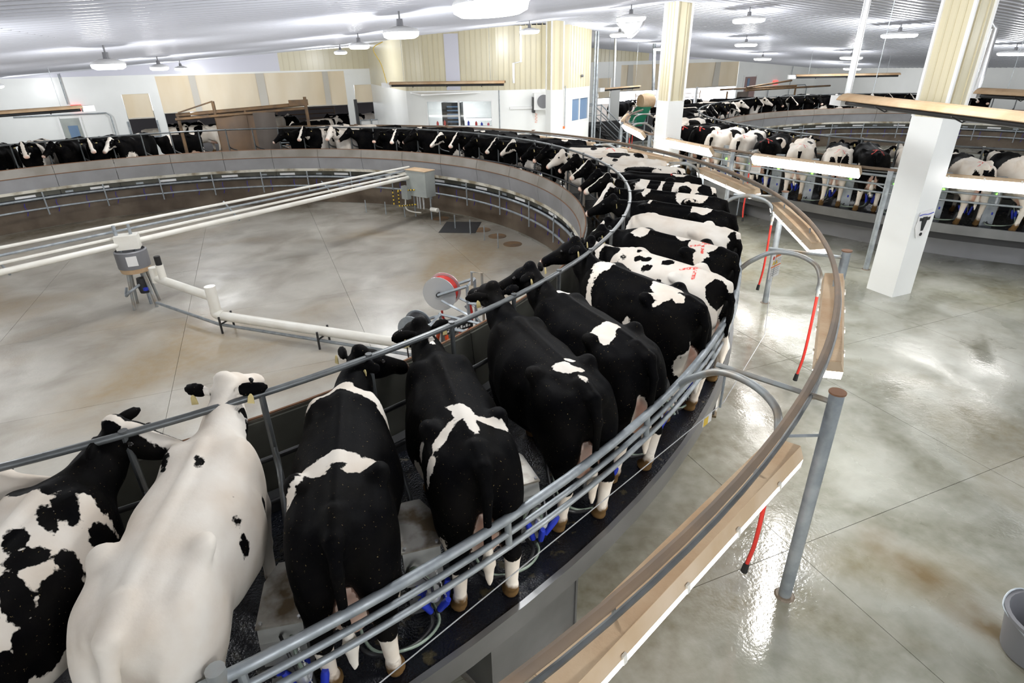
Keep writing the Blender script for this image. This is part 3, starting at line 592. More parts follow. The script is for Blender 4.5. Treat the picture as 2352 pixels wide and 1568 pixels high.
# ================================================================== rotary platforms
DECK = 0.97
HEAD = 155.9                       # a cow's heading relative to her stall angle, degrees
TH0 = -81.1                        # stall angle of the first near cow
ROT2 = (27.5, 0.3)
def make_rotary():
    r = empty('rotary_platform')
    MB().revolve([(9.45, 0.86), (11.86, 0.86), (11.86, DECK), (9.45, DECK)], 0, 360, 144).build('deck', M['rubber'], r)
    MB().revolve([(11.86, 0.79), (11.91, 0.79), (11.91, 1.0), (11.86, 1.0)], 0, 360, 144).build('edge_curb', M['curb'], r, smooth=True)
    MB().revolve([(9.7, 0.62), (11.8, 0.62), (11.8, 0.86), (9.7, 0.86)], 0, 360, 96).build('ring_beam', M['dark'], r)
    # feed bunker wall: lower and upper sheets, 36 panels each
    lo = MB().revolve([(9.37, 1.20), (9.40, 1.20), (9.35, 1.59), (9.32, 1.59)], 0.04, 9.96, 6).mesh('bunker_panel', M['bunker'], True)
    up = MB().revolve([(9.32, 1.60), (9.35, 1.60), (9.41, 1.85), (9.38, 1.85)], 0.04, 9.96, 6).mesh('bunker_top_panel', M['bunker_top'], True)
    ou = MB().revolve([(9.46, 0.97), (9.49, 0.97), (9.43, 1.82), (9.40, 1.82)], 0.04, 9.96, 6).mesh('bunker_back_panel', M['steel_back'], True)
    for k in range(36):
        for nm, me in (('bunker_panel', lo), ('bunker_top_panel', up), ('bunker_back_panel', ou)): link(nm, me, r, None, math.radians(10 * k))
    MB().tube(arc(9.315, 0, 360, 1.595, 144)[:-1], 0.012, 6, closed=True).build('rust_seam', M['rust'], r)
    MB().tube(arc(9.395, 0, 360, 1.855, 144)[:-1], 0.014, 6, closed=True).build('top_edge', M['rust'], r)
    MB().revolve([(9.36, 1.12), (9.40, 1.12), (9.40, 1.205), (9.36, 1.205)], 0, 360, 144).build('splash_strip', M['splash'], r, smooth=True)
    # drive ring and rollers under the bunker
    MB().revolve([(9.5, 0.86), (9.62, 0.86), (9.62, 1.12), (9.5, 1.12)], 0, 360, 96).build('drive_ring', M['dark'], r)
    a_ = MB().revolve([(9.44, 0.98), (9.49, 0.98), (9.49, 1.05), (9.44, 1.05)], 0, 3.2, 3).mesh('guide_plate', M['white_paint'])
    b_ = MB().revolve([(9.44, 0.985), (9.49, 0.985), (9.49, 1.04), (9.44, 1.04)], 0, 1.3, 2).mesh('guide_plate', M['galv'])
    for k in range(60): link('guide_plate', a_ if k % 2 else b_, r, None, math.radians(6 * k))
    # head rail, brisket rails
    MB().tube(arc(10.145, 0, 360, 2.475, 216)[:-1], 0.027, 10, closed=True).build('head_rail', M['railgrey'], r, smooth=True)
    for z in (1.32, 1.75): MB().tube(arc(9.92, 0, 360, z, 144)[:-1], 0.024, 8, closed=True).build('brisket_rail', M['dark'], r, smooth=True)
    pm = MB().tube([(0, 0, DECK), (0, 0, 2.47)], 0.024, 8); pm.lathe([(0, 2.49), (0.03, 2.49), (0.03, 2.51), (0, 2.51)], n=8); pm = pm.mesh('post', M['railgrey'], True)
    # stall divider and stall box in the frame of stall 0 (angle 0)
    h = math.radians(HEAD); fx = Vector((math.cos(h), math.sin(h), 0))
    b0 = pol(11.45, -1.7, DECK); p0 = pol(10.145, 0.52, 0)
    dv = MB().tube(smooth_path([p0 + Vector((0, 0, 2.0)), p0 + Vector((0.12, -0.02, 1.85)), b0 + fx * 0.62 + Vector((0, 0, 0.62)), b0 + fx * 0.5 + Vector((0, 0, 0.1))], 5), 0.022, 8).mesh('divider', M['railgrey'], True)
    body = MB().box2((0.02, -0.10, 0.0), (0.40, 0.10, 0.32)).add([(-0.02, -0.135, 0.28), (-0.02, 0.135, 0.28), (0.5, 0.135, 0.28), (0.5, -0.135, 0.28), (0.0, -0.135, 0.44), (0.0, 0.135, 0.44), (0.03, -0.135, 0.53), (0.03, 0.135, 0.53), (0.5, 0.09, 0.53), (0.5, -0.09, 0.53)],
        [(0, 1, 2, 3), (0, 4, 5, 1), (4, 6, 7, 5), (6, 9, 8, 7), (3, 2, 8, 9), (1, 5, 7, 8, 2), (0, 3, 9, 6, 4)]).mesh('milk_box', M['steel'])
    lid = MB().prism([(0.02, -0.142), (0.38, -0.142), (0.54, -0.07), (0.54, 0.07), (0.38, 0.142), (0.02, 0.142)], 0.53, 0.545).mesh('lid', M['steel_dirty'])
    bolt = MB()
    for sy in (-0.115, 0.115): bolt.lathe([(0, 0.545), (0.012, 0.545), (0.012, 0.556), (0, 0.556)], (0.05, sy, 0), 8)
    bolt = bolt.mesh('bolt', M['duct'])
    plate = MB().box2((-0.005, -0.13, 0.02), (0.02, 0.13, 0.13)).mesh('outlet_plate', M['steel'])
    def loop(dy, rr): return smooth_path([(0.02, dy, 0.09), (-0.16, dy - 0.02, 0.05), (-0.30, dy + 0.16, 0.06), (-0.30, dy + 0.42, 0.09), (-0.14, dy + 0.52, 0.16), (0.06, dy + 0.50, 0.42)], 7)
    hose = MB().tube(loop(0.02, 1), 0.016, 8).mesh('milk_hose', M['blackp'], True)
    hose2 = MB().tube(loop(-0.03, 1), 0.012, 8).mesh('pulse_hose', M['hose_green'], True)
    blue = MB().lathe([(0, 0), (0.022, 0), (0.022, 0.05), (0, 0.05)], (-0.03, 0.06, 0.22), 10).mesh('blue_button', M['blue'], True)
    for k in range(72):
        a = math.radians(TH0 + 5 * k)
        link('post', pm, r, pol(10.145, TH0 + 5 * k + 0.52), 0.0)
        dang = (TH0 + 5 * k + 90) % 360
        link('divider', dv, r, None, a)
        bx = link('milk_box', body, r, pol(11.45, TH0 + 5 * k - 1.7, DECK), a + h); bx.scale = (1.0, 1.0, 1.14)
        for nm, me in (('lid', lid), ('bolt', bolt), ('outlet_plate', plate), ('milk_hose', hose), ('pulse_hose', hose2), ('blue_button', blue)): link(nm, me, bx)
    return r
rot1 = make_rotary(); rot2 = copy_tree(rot1); rot2.location = (*ROT2, 0); rot2.scale = (1, -1, 1)      # turns the other way, stalls slanted the other way
tag(rot1, 'large round milking platform ringed with stalls, filling the left of the hall', 'milking platform', 'rotary milking platforms')
tag(rot2, 'second round milking platform in the right background', 'milking platform', 'rotary milking platforms')
# green lamps on the stall boxes facing us on the far platform
led_me = MB().lathe([(0, 0), (0.03, 0), (0.03, 0.015), (0, 0.015)], (0, 0, 0), 10, Matrix.Rotation(-PI / 2, 3, 'Y')).mesh('indicator', M['green_led'])
knob_me = MB().lathe([(0, 0), (0.028, 0), (0.022, 0.03), (0, 0.03)], (0, 0, 0), 10, Matrix.Rotation(-PI / 2, 3, 'Y')).mesh('knob', M['blackp'])
tall_me = MB().box2((0.0, -0.13, 0.0), (0.1, 0.13, 0.95)).mesh('control_panel', M['galv'])
for ch in rot2.children:
    if ch.name.startswith('milk_box'):
        an = -math.degrees(math.atan2(ch.location.y, ch.location.x)) % 360
        if 150 < an < 235:
            link('control_panel', tall_me, ch, (-0.04, 0, 0)); link('indicator', led_me, ch, (-0.045, 0.03, 0.62)); link('knob', knob_me, ch, (-0.045, 0.03, 0.42))

def static_ring(c, first, label):
    """fixed parts round a platform: pit wall, inner pipes, supports"""
    cx, cy = c
    w = MB().revolve([(9.55, 0.0), (9.75, 0.0), (9.75, 0.84), (9.55, 0.84)], 0, 360, 120).build('wall_pit' if first else 'wall_pit_right', M['pit'], None, smooth=True, loc=(cx, cy, 0)); tag(w, kind='structure')
    r = empty('ring_pipework', (cx, cy, 0))
    MB().tube(arc(9.40, 0, 360, 0.92, 120)[:-1], 0.035, 8, closed=True).build('air_pipe', M['galv'], r, smooth=True)
    MB().tube(arc(9.34, 0, 360, 0.62, 120)[:-1], 0.03, 8, closed=True).build('water_pipe', M['galv'], r, smooth=True)
    hm = MB().tube([(0, 0, 0.42), (0, 0, 1.12)], 0.022, 6).mesh('hanger', M['galv'], True)
    pm = MB().tube(smooth_path([(0, 0, 0.84), (0.0, 0.02, 0.72), (0.0, -0.015, 0.6), (0, 0.03, 0.46)], 4), 0.011, 6).mesh('purple_hose', mk('purple_hose', (0.035, 0.02, 0.28), 0.4), True)
    for k in range(36): link('hanger', hm, r, pol(9.31, 10 * k + 3))
    for k in range(72): link('purple_hose', pm, r, pol(9.36, 5 * k + 1.2), math.radians(5 * k))
    tag(r, label, 'pipework')
    return r
static_ring((0, 0), True, 'grey pipes on hangers round the inside wall of the left platform')
static_ring(ROT2, False, 'grey pipes on hangers round the inside wall of the right platform')
def pedestal(c, th, label, wide=1.0):
    p = pol(11.45, th) + Vector((*c, 0)); r = empty('support_pedestal', p, math.radians(th))
    MB().box2((-0.42, -wide / 2, 0.0), (0.36, wide / 2, 0.61)).build('case', M['curb'], r); MB().box2((0.30, -wide / 2, 0.61), (0.36, wide / 2, 0.78)).build('upper_plate', M['curb'], r)
    for s in (-1, 1): MB().box2((0.36, s * wide / 2 - 0.012, 0.02), (0.372, s * wide / 2 + 0.012, 0.66)).build('seam', M['curb'], r)
    MB().box2((-0.46, -wide / 2 - 0.04, 0.0), (0.40, wide / 2 + 0.04, 0.03)).build('foot', M['steel_dirty'], r)
    return tag(r, label, 'pedestal')
pedestal((0, 0), -69.0, 'stainless support box under the near platform edge', 0.98)
pedestal((0, 0), -44.0, 'stainless support box hidden below the black cows')
pedestal(ROT2, 178.0, 'grey support box under the right platform edge behind the tube lights', 1.3)
pedestal(ROT2, 152.0, 'grey support box under the right platform near the middle column', 1.3)
sk = MB().revolve([(10.75, 0.0), (10.85, 0.0), (10.85, 0.56), (10.75, 0.56)], 0, 360, 96).build('wall_plinth_right', M['bunker'], None, smooth=True, loc=(*ROT2, 0)); tag(sk, kind='structure')
sk = MB().revolve([(10.3, 0.0), (10.4, 0.0), (10.4, 0.60), (10.3, 0.60)], 0, 360, 96).build('wall_plinth', M['pit'], None, smooth=True); tag(sk, kind='structure')

# ---------------------------------------------------------------- rump rails, light rails, posts, arches, tube lights, red hoses
def tube_light():
    r = empty('tube_light')
    L = 1.32
    MB().add([(-L, -0.13, 0.0), (-L, 0.13, 0.0), (-L, 0.10, 0.10), (-L, -0.10, 0.10), (L, -0.13, 0.0), (L, 0.13, 0.0), (L, 0.10, 0.10), (L, -0.10, 0.10)],
             [(0, 1, 2, 3), (7, 6, 5, 4), (0, 4, 5, 1), (1, 5, 6, 2), (2, 6, 7, 3), (3, 7, 4, 0)]).build('housing', M['dustcream'], r); MB().box2((-L + 0.01, -0.105, 0.10), (L - 0.01, 0.105, 0.106)).build('dusty_top', M['dust'], r)
    MB().add([(-L, -0.128, -0.002), (-L, 0.128, -0.002), (-L, 0.115, -0.075), (-L, -0.115, -0.075), (L, -0.128, -0.002), (L, 0.128, -0.002), (L, 0.115, -0.075), (L, -0.115, -0.075)],
             [(3, 2, 1, 0), (4, 5, 6, 7), (1, 5, 4, 0), (2, 6, 5, 1), (3, 7, 6, 2), (0, 4, 7, 3)]).build('lens', M['tubelens'], r)
    for x in (-0.9, -0.3, 0.3, 0.9):
        for s in (-1, 1): MB().box((x, s * 0.135, 0.0), (0.03, 0.015, 0.06)).build('latch', M['pvc'], r)
    for x in (-0.8, 0.8): MB().tube([(x, 0, 0.1), (x, 0, 0.18)], 0.012, 6).build('hanger', M['galv'], r)
    return r
TUBE_DATA = bpy.data.lights.new('tube_glow', 'AREA'); TUBE_DATA.shape = 'RECTANGLE'; TUBE_DATA.size = 2.5; TUBE_DATA.size_y = 0.16; TUBE_DATA.energy = TUBE_W; TUBE_DATA.color = (1.0, 0.98, 0.94)
_tube = tube_light(); _tube_used = [False]
def put_tube(c, th, r_, z, label, grp, tilt=0.0):
    o = copy_tree(_tube) if _tube_used[0] else _tube; _tube_used[0] = True
    o.location = pol(r_, th, z) + Vector((*c, 0)); o.rotation_euler = (math.radians(tilt), 0, math.radians(th + 90))
    link('tube_glow', TUBE_DATA, o, (0, 0, -0.085)); tag(o, label, 'tube light', grp); return o
def ring_rails(c, a0, a1, posts, tubes, side, mirror=1, arch=True):
    off = Vector((*c, 0)); n = int(abs(a1 - a0) / 1.5)
    r = empty('light_rail', off)
    MB().tube(arc(12.95, a0, a1, 2.24, n), 0.033, 8).build('rail', M['brownrail'], r, smooth=True)
    MB().tube(arc(12.985, a0, a1, 2.18, n), 0.018, 6).build('cable', M['railgrey'], r, smooth=True)
    for th in posts:
        MB().tube([pol(13.16, th, 0.0), pol(13.16, th, 2.26)], 0.057, 12).build('post', M['galv'], r, smooth=True)
        MB().lathe([(0, 2.26), (0.066, 2.26), (0.066, 2.275), (0, 2.275)], pol(13.16, th), 14).build('post_cap', M['rust'], r)
        MB().tube([pol(13.16, th, 2.17), pol(12.2, th, 2.22)], 0.024, 8).build('cross_arm', M['galv_dirty'], r, smooth=True)
        MB().tube([pol(13.12, th, 1.84), pol(12.86, th - 1.2, 1.88)], 0.014, 6).build('stay', M['galv'], r, smooth=True)
        MB().lathe([(0.0, 0), (0.095, 0), (0.08, 0.012), (0, 0.015)], pol(13.16, th), 14).build('foot_grout', M['pit'], r)
    tag(r, 'brown dusty cable rail on galvanised posts round the %s platform' % side, 'rail', 'light rails')
    q = empty('rump_rail', off)
    ra0, ra1 = (a0 + 16, a1) if side == 'left' else (a0, a1)
    for z, rr, R in (((1.885, 0.036, 11.86), (1.765, 0.024, 11.87), (1.655, 0.024, 11.88)) if side == 'left' else ((1.92, 0.030, 11.9), (1.72, 0.024, 11.9), (1.53, 0.024, 11.9))): MB().tube(arc(R, ra0, ra1, z, n), rr, 10).build('rail', M['galv'], q, smooth=True)
    k = ra0 + 1.0
    while k < ra1:
        MB().tube([pol(11.865, k, 1.90), pol(11.875, k, 1.64 if side == 'left' else 1.50)], 0.026, 8).build('upright', M['galv'], q, smooth=True); k += 8.4
    MB().lathe([(0, -0.07), (0.05, -0.07), (0.05, 0.09), (0, 0.09)], pol(11.86, ra0 + 0.5, 1.88), 12).build('end_clamp', M['galv_dirty'], q, smooth=True)
    tag(q, 'three stacked galvanised rump rails behind the cows of the %s platform' % side, 'rail', 'rump rails')
    for i, th in enumerate(posts):
        if not arch: break
        a = empty('arch_bracket', off); t1 = -1.6 * mirror
        MB().tube(smooth_path([pol(11.87, th + 0.2, 1.87), pol(12.0, th, 2.02), pol(12.25, th - 0.2 * mirror, 2.18), pol(12.55, th - 0.6 * mirror, 2.20), pol(12.78, th - 1.1 * mirror, 2.12), pol(12.86, th + t1, 1.98), pol(12.87, th + t1, 1.80)], 6), 0.033, 10).build('bent_pipe', M['galv_dirty'], a, smooth=True)
        MB().tube([pol(12.3, th - 0.25 * mirror, 2.17), pol(12.3, th - 0.25 * mirror, 1.84)], 0.011, 6).build('drop_rod', M['galv'], a)
        tag(a, '%s bent galvanised arch pipe from the near end of the %s platform' % (ordn(i + 1), side), 'bracket', 'arch brackets')
        hs = empty('red_hose', pol(12.87, th + t1, 0) + off)
        nx, ny = math.cos(math.radians(th)), math.sin(math.radians(th))
        MB().tube(smooth_path([(0, 0, 1.74), (0.01, 0, 1.2), (0.0 * nx, 0.0 * ny, 0.8), (-0.03 * nx, -0.03 * ny, 0.52)], 6), 0.019, 8).build('hose', M['red'], hs, smooth=True)
        MB().tube([(0, 0, 1.72), (0, 0, 1.82)], 0.022, 8).build('valve', M['galv_dirty'], hs)
        MB().tube([(-0.03 * nx, -0.03 * ny, 0.53), (-0.04 * nx, -0.04 * ny, 0.42)], [0.026, 0.032], 8).build('nozzle', M['blackp'], hs)
        tag(hs, 'red drop hose hanging from the %s arch of the %s platform' % (ordn(i + 1), side), 'hose', 'red drop hoses')
    for i, th in enumerate(tubes): put_tube(c, th, 12.93 if side == 'left' else 13.04, 2.0 if side == 'left' else 2.14, '%s glowing tube light from the near end of the %s platform rail' % (ordn(i + 1), side), 'tube lights on the %s rail' % side, -6.0 if side == 'left' else -50.0)
ring_rails((0, 0), -96.0, 74.0, [-59.3, -41.6, -25.3, -8.2, 9.0, 26.0, 43.0, 60.0], [-68.0, -49.6, -31.8, -15.0, 2.0, 19.0, 36.0, 53.0], 'left')
ring_rails(ROT2, 128.0, 262.0, [135.0, 152.0, 169.5, 187.0, 204.0, 221.0], [143.0, 160.5, 177.5, 195.5, 212.5], 'right', mirror=-1)
# trip wire between the arches with a yellow tag
def wire(pts, label):
    o = MB().tube(pts, 0.004, 5).build('trip_wire', M['duct']); tag(o, label, 'wire'); return o
W0, W1, W2 = pol(12.3, -59.1, 1.84), pol(12.3, -76.5, 1.8), pol(12.3, -41.4, 1.84)
wire([W0, W1], 'thin steel trip wire along the near platform edge'); wire([W0, pol(12.3, -50.3, 1.74), W2], 'thin slack trip wire between the two nearest arches')
def small_tag():
    d = (W1 - W0).normalized(); p = W0 + d * 0.28 - Vector((0, 0, 0.05)); a = math.atan2(d.y, d.x)
    r = empty('wire_tag', p, a); MB().box((0, 0, 0), (0.15, 0.004, 0.085)).build('card', M['sign'], r); MB().box((0.03, -0.003, 0), (0.075, 0.003, 0.08)).build('yellow_field', M['yellow'], r)
    MB().box((0.03, 0.003, 0), (0.075, 0.003, 0.08)).build('yellow_field', M['yellow'], r); MB().lathe([(0, 0), (0.022, 0), (0.022, 0.003), (0, 0.003)], (0.03, -0.004, 0), 12, Matrix.Rotation(PI / 2, 3, 'X')).build('red_mark', M['red'], r); tag(r, 'small yellow and white warning tag clipped on the trip wire', 'tag')
small_tag()
def warning_sign(p, rz, s, label):
    r = empty('warning_sign', p, rz); W, H = 0.30 * s, 0.34 * s
    MB().box((0, 0, 0), (W, 0.008, H)).build('board', M['sign'], r)
    MB().box((0.03 * s, -0.006, H * 0.42), (W * 0.55, 0.004, H * 0.09)).build('orange_band', M['sign_orange'], r); MB().box((0, -0.006, H * 0.0), (W * 0.95, 0.004, H * 0.05)).build('orange_band', M['sign_orange'], r)
    R = Matrix.Rotation(PI / 2, 3, 'X')
    for x in (-0.08 * s, 0.0): MB().prism([(x - 0.035 * s, 0.03 * s), (x + 0.035 * s, 0.03 * s), (x, 0.09 * s)], 0.005, 0.009, R).build('yellow_triangle', M['yellow'], r)
    MB().lathe([(0.018 * s, 0), (0.026 * s, 0), (0.026 * s, 0.003), (0.018 * s, 0.003)], (-0.1 * s, -0.005, 0.13 * s), 14, R).build('red_ring', M['red'], r)
    for k in range(4): MB().box((-0.01 * s, -0.006, -0.035 * s - 0.03 * s * k), (W * (0.8 - 0.12 * (k % 2)), 0.003, 0.008 * s)).build('print_line', M['sign_grey'], r)
    for k in range(3): MB().box((0.08 * s, -0.006, 0.09 * s - 0.025 * s * k), (W * 0.35, 0.003, 0.007 * s)).build('print_line', M['sign_grey'], r)
    return tag(r, label, 'sign')
warning_sign(pol(12.32, -41.7, 1.99), math.radians(20), 1.0, 'white warning sign with orange bands hung from the second arch')
warning_sign(Vector((*ROT2, 0)) + pol(12.2, 187, 1.78), math.radians(-50), 1.0, 'white and red sign on the right platform rail, left of the long tube light')
warning_sign(Vector((*ROT2, 0)) + pol(12.2, 205, 1.86), math.radians(-40), 1.0, 'small white sign on the right platform rail just past the nearest column')

# ---------------------------------------------------------------- milking clusters
def cluster():
    r = empty('milking_cluster')
    MB().lathe([(0, -0.05), (0.05, -0.045), (0.06, 0.0), (0.045, 0.04), (0, 0.05)], (0, 0, 0), 14).build('claw_bowl', M['duct'], r, smooth=True)
    for k, (dx, dy, tl) in enumerate(((0.07, 0.06, 0.30), (0.07, -0.06, 0.18), (-0.08, 0.07, 0.38), (-0.08, -0.07, 0.12))):
        Rm = Matrix.Rotation(tl * (1 if dx > 0 else -1), 3, 'Y') @ Matrix.Rotation(-tl * (1 if dy > 0 else -1), 3, 'X')
        cup = MB().lathe([(0, -0.20), (0.024, -0.2), (0.029, -0.05), (0.02, 0.0), (0, 0)], (dx * 1.3, dy * 1.3, 0.02), 12, Rm).build('teat_cup', M['blue'], r, smooth=True)
        MB().lathe([(0, -0.245), (0.018, -0.245), (0.026, -0.2), (0, -0.2)], (dx * 1.3, dy * 1.3, 0.02), 12, Rm).build('mouthpiece', M['blackp'], cup)
    MB().tube(smooth_path([(0, 0, 0.04), (0.03, 0, 0.14), (0.12, -0.04, 0.22), (0.2, -0.05, 0.1)], 5), 0.013, 8).build('milk_tube', M['hose_green'], r, smooth=True)
    MB().tube(smooth_path([(0, 0.03, 0.04), (0.02, 0.04, 0.16), (0.13, 0.02, 0.25), (0.22, -0.02, 0.1)], 5), 0.011, 8).build('pulse_tube', M['blackp'], r, smooth=True)
    ch = MB()
    for k in range(14): ch.box((-0.02 - 0.006 * k, 0.0, 0.28 - 0.03 * k), (0.012, 0.008, 0.024), rz=(k % 2) * PI / 2)
    ch.build('chain', M['duct'], r)
    return r
_cl = cluster(); _n = 0
for k in range(0, 9):
    th = TH0 + 5 * k; h = math.radians(th + HEAD); f = Vector((math.cos(h), math.sin(h), 0)); l = Vector((-f.y, f.x, 0))
    o = _cl if _n == 0 else copy_tree(_cl); _n += 1
    o.location = pol(11.45, th - 1.7, DECK + 0.30) - f * 0.10 - l * (0.1 if k % 2 else 0.04); o.rotation_euler = (0, 0, h + 0.7 * k)
    tag(o, 'milking cluster with blue teat cups hanging at the %s near stall box' % ordn(k + 1), 'milking cluster', 'blue milking clusters')
for k in range(15):
    th = 146 + 5 * k + (-TH0 - 146) % 5; h = math.radians(th - HEAD); f = Vector((math.cos(h), math.sin(h), 0))
    o = copy_tree(_cl); o.location = pol(11.55, th, DECK + 0.34) + Vector((*ROT2, 0)) + f * 0.28; o.rotation_euler = (0, 0, h + k)
    tag(o, 'milking cluster below the %s cow from left on the right platform' % ordn(k + 1), 'milking cluster', 'clusters on the right platform')

# ---------------------------------------------------------------- middle of the ring
# filter unit at the hub
r = empty('hub_vacuum_unit', (0, -0.2, 0)); tag(r, 'grey drum and pump unit on legs at the centre of the ring', 'pump unit')
MB().lathe([(0, 0.88), (0.30, 0.88), (0.30, 1.22), (0.27, 1.24), (0.27, 1.2), (0, 1.2)], n=28).build('drum', M['greypail'], r, smooth=True)
MB().lathe([(0, 0.74), (0.27, 0.78), (0.29, 0.88), (0, 0.88)], n=24).build('drum_base', M['dust'], r, smooth=True)
MB().box2((-0.2, -0.16, 1.27), (0.22, 0.14, 1.55)).build('junction_box', M['pvc'], r)
MB().box2((-0.06, -0.305, 0.96), (0.13, -0.285, 1.16)).build('label_plate', M['sign'], r)
for k in range(4):
    a = PI / 4 + k * PI / 2; MB().tube([(0.2 * math.cos(a), 0.2 * math.sin(a), 0.78), (0.3 * math.cos(a), 0.3 * math.sin(a), 0)], 0.03, 8).build('leg', M['galv_dirty'], r)
MB().lathe([(0, 0.3), (0.1, 0.3), (0.12, 0.45), (0.1, 0.62), (0, 0.64)], (0.05, -0.02, 0), 14).build('pump', M['dark'], r, smooth=True)
MB().tube([(-0.16, 0, 1.2), (-0.16, 0, 1.75)], 0.035, 8).build('stem', M['galv'], r); MB().tube([(0.1, 0, 1.2), (0.1, 0, 1.75)], 0.03, 8).build('stem', M['galv'], r)
MB().tube(smooth_path([(0.0, -0.1, 0.5), (-0.2, -0.2, 0.4), (-0.3, -0.1, 0.3), (-0.3, 0.1, 0.4)], 5), 0.03, 8).build('bent_pipe', M['galv'], r, smooth=True)
MB().lathe([(0, 0), (0.05, 0), (0.05, 0.05), (0, 0.05)], (0.12, -0.28, 0.42), 12).build('blue_valve', M['blue'], r)
# white pipe from the hub to the near side
q = empty('white_drain_pipe', (0, 0, 0)); tag(q, 'thick white plastic pipe running from the hub unit to the stalls', 'pipe')
HP = Vector((0.38, -0.53, 0.66)); EL = Vector((1.50, -2.22, 0.66))
MB().tube([HP, EL], 0.085, 14).build('upper_run', M['pvc'], q, smooth=True)
MB().tube([EL + Vector((0, 0, 0.22)), EL + Vector((0, 0, -0.28))], 0.10, 14).build('tee', M['pvc'], q, smooth=True)
MB().tube(smooth_path([EL + Vector((0, 0, -0.24)), EL + Vector((0.0, -0.01, -0.33)), EL + Vector((0.10, -0.10, -0.37))], 5), 0.098, 14).build('elbow', M['pvc'], q, smooth=True)
LOWEND = Vector((5.0, -5.4, 0.29)); LOWST = EL + Vector((0.08, -0.08, -0.37))
MB().tube([LOWST, LOWEND], 0.088, 14).build('lower_run', M['pvc'], q, smooth=True)
MB().tube([HP + Vector((0, 0, -0.08)), HP + Vector((0, 0, 0.24))], 0.10, 14).build('tee', M['pvc'], q, smooth=True)
HQ = HP + (EL - HP).normalized() * 0.28
MB().tube([HQ, HQ + Vector((0, 0, 0.34))], 0.075, 12).build('riser', M['pvc'], q, smooth=True); MB().tube([HQ + Vector((0, 0, 0.34)), HQ + Vector((0, 0, 0.52))], 0.06, 12).build('black_actuator', M['blackp'], q, smooth=True)
for t in (0.02, 0.5): 
    p = LOWST.lerp(LOWEND, t); n = Vector((0.64, 0.77, 0)) * 0.16
    for s in (-1, 1): MB().tube([p + n * s + Vector((0, 0, 0.05)), Vector((p.x + n.x * s, p.y + n.y * s, 0))], 0.02, 6).build('support_leg', M['dark'], q)
    MB().tube([p - n - Vector((0, 0, 0.1)), p + n - Vector((0, 0, 0.1))], 0.018, 6).build('support_bar', M['dark'], q)
o = MB().tube([(0.25, -0.55, 0.14), (1.5, -2.3, 0.13), (4.7, -5.2, 0.12)], 0.03, 8).build('grey_pipe', M['galv'], smooth=True); tag(o, 'thin grey pipe on the floor beneath the white pipe', 'pipe')
# bundle of pipes to the cabinet at the far inside wall
r = empty('pipe_bundle', (0, 0, 0)); tag(r, 'bundle of white pipes crossing the ring from left to the grey cabinet', 'pipe')
A, B = Vector((-6.3, -4.5, 1.47)), Vector((7.25, 4.75, 1.27)); nn = Vector((-0.61, 0.79, 0))
MB().tube([A, B], 0.058, 12).build('main_pipe', M['pvc'], r, smooth=True)
for k, (d, rr) in enumerate(((0.16, 0.030), (0.30, 0.026), (0.44, 0.032))): MB().tube([A + nn * d + Vector((0, 0, d * 0.85)), B + nn * d * 0.5 + Vector((0, 0, d * 0.6))], rr, 8).build('thin_pipe', M['pvc'] if k != 1 else M['galv'], r, smooth=True)
for t in (0.18, 0.34, 0.62, 0.8): p = A.lerp(B, t); MB().tube([p - Vector((0, 0, 0.08)), p + nn * 0.46 + Vector((0, 0, 0.32))], 0.02, 6).build('cross_strut', M['galv'], r)
for t in (0.05, 0.47): p = A.lerp(B, t); MB().tube([p, Vector((p.x, p.y, 0))], 0.03, 8).build('stand', M['galv'], r)
# cabinet at the far inside wall
ca = math.radians(31.0 + 90); p = pol(8.55, 31.0, 0)
r = empty('control_cabinet', p, ca); tag(r, 'grey control cabinet on legs at the far inside wall', 'cabinet')
MB().box2((-0.42, -0.2, 0.72), (0.42, 0.22, 1.5)).build('case', M['greybox'], r); MB().box2((-0.44, -0.22, 1.5), (0.44, 0.24, 1.52)).build('dusty_top', M['dust'], r)
MB().box2((0.26, 0.22, 0.62), (0.52, 0.38, 1.02)).build('side_box', M['greybox'], r)
for x in (-0.36, 0.36): MB().tube([(x, 0, 0), (x, 0, 0.72)], 0.025, 8).build('leg', M['galv'], r)
for x in (-0.1, 0.05, 0.16): MB().tube([(x, 0.05, 0.3), (x, 0.05, 0.72)], 0.03, 8).build('down_pipe', M['duct'], r)
MB().tube(smooth_path([(0.45, 0.3, 0.62), (0.45, 0.3, 0.3), (0.2, 0.25, 0.22), (-0.1, 0.2, 0.22)], 5), 0.022, 8).build('bent_pipe', M['pvc'], r, smooth=True)
MB().lathe([(0, -0.14), (0.07, -0.14), (0.07, 0.14), (0, 0.14)], (-0.55, 0.05, 0.34), 12, Matrix.Rotation(PI / 2, 3, 'Y')).build('motor', M['pvc'], r, smooth=True)
r2 = empty('striped_guard', pol(8.25, 36.0, 0), ca); tag(r2, 'yellow and black striped guard frame beside the grey cabinet', 'guard')
def striped(a, b, rr=0.022):
    a = Vector(a); b = Vector(b); n = max(2, int((b - a).length / 0.055))
    for mi, mat in ((0, 'yellow'), (1, 'blackp')):
        m = MB()
        for k in range(mi, n, 2): m.tube([a.lerp(b, k / n), a.lerp(b, (k + 1) / n)], rr, 6)
        m.build('yellow_bands' if mi == 0 else 'black_bands', M[mat], r2)
striped((0.0, 0, 0.35), (0.0, 0, 0.85)); striped((0.25, 0, 0.38), (0.25, 0, 0.85)); striped((0.0, 0, 0.85), (-0.75, 0, 0.95)); striped((0.0, 0, 0.35), (-0.75, 0, 0.5))
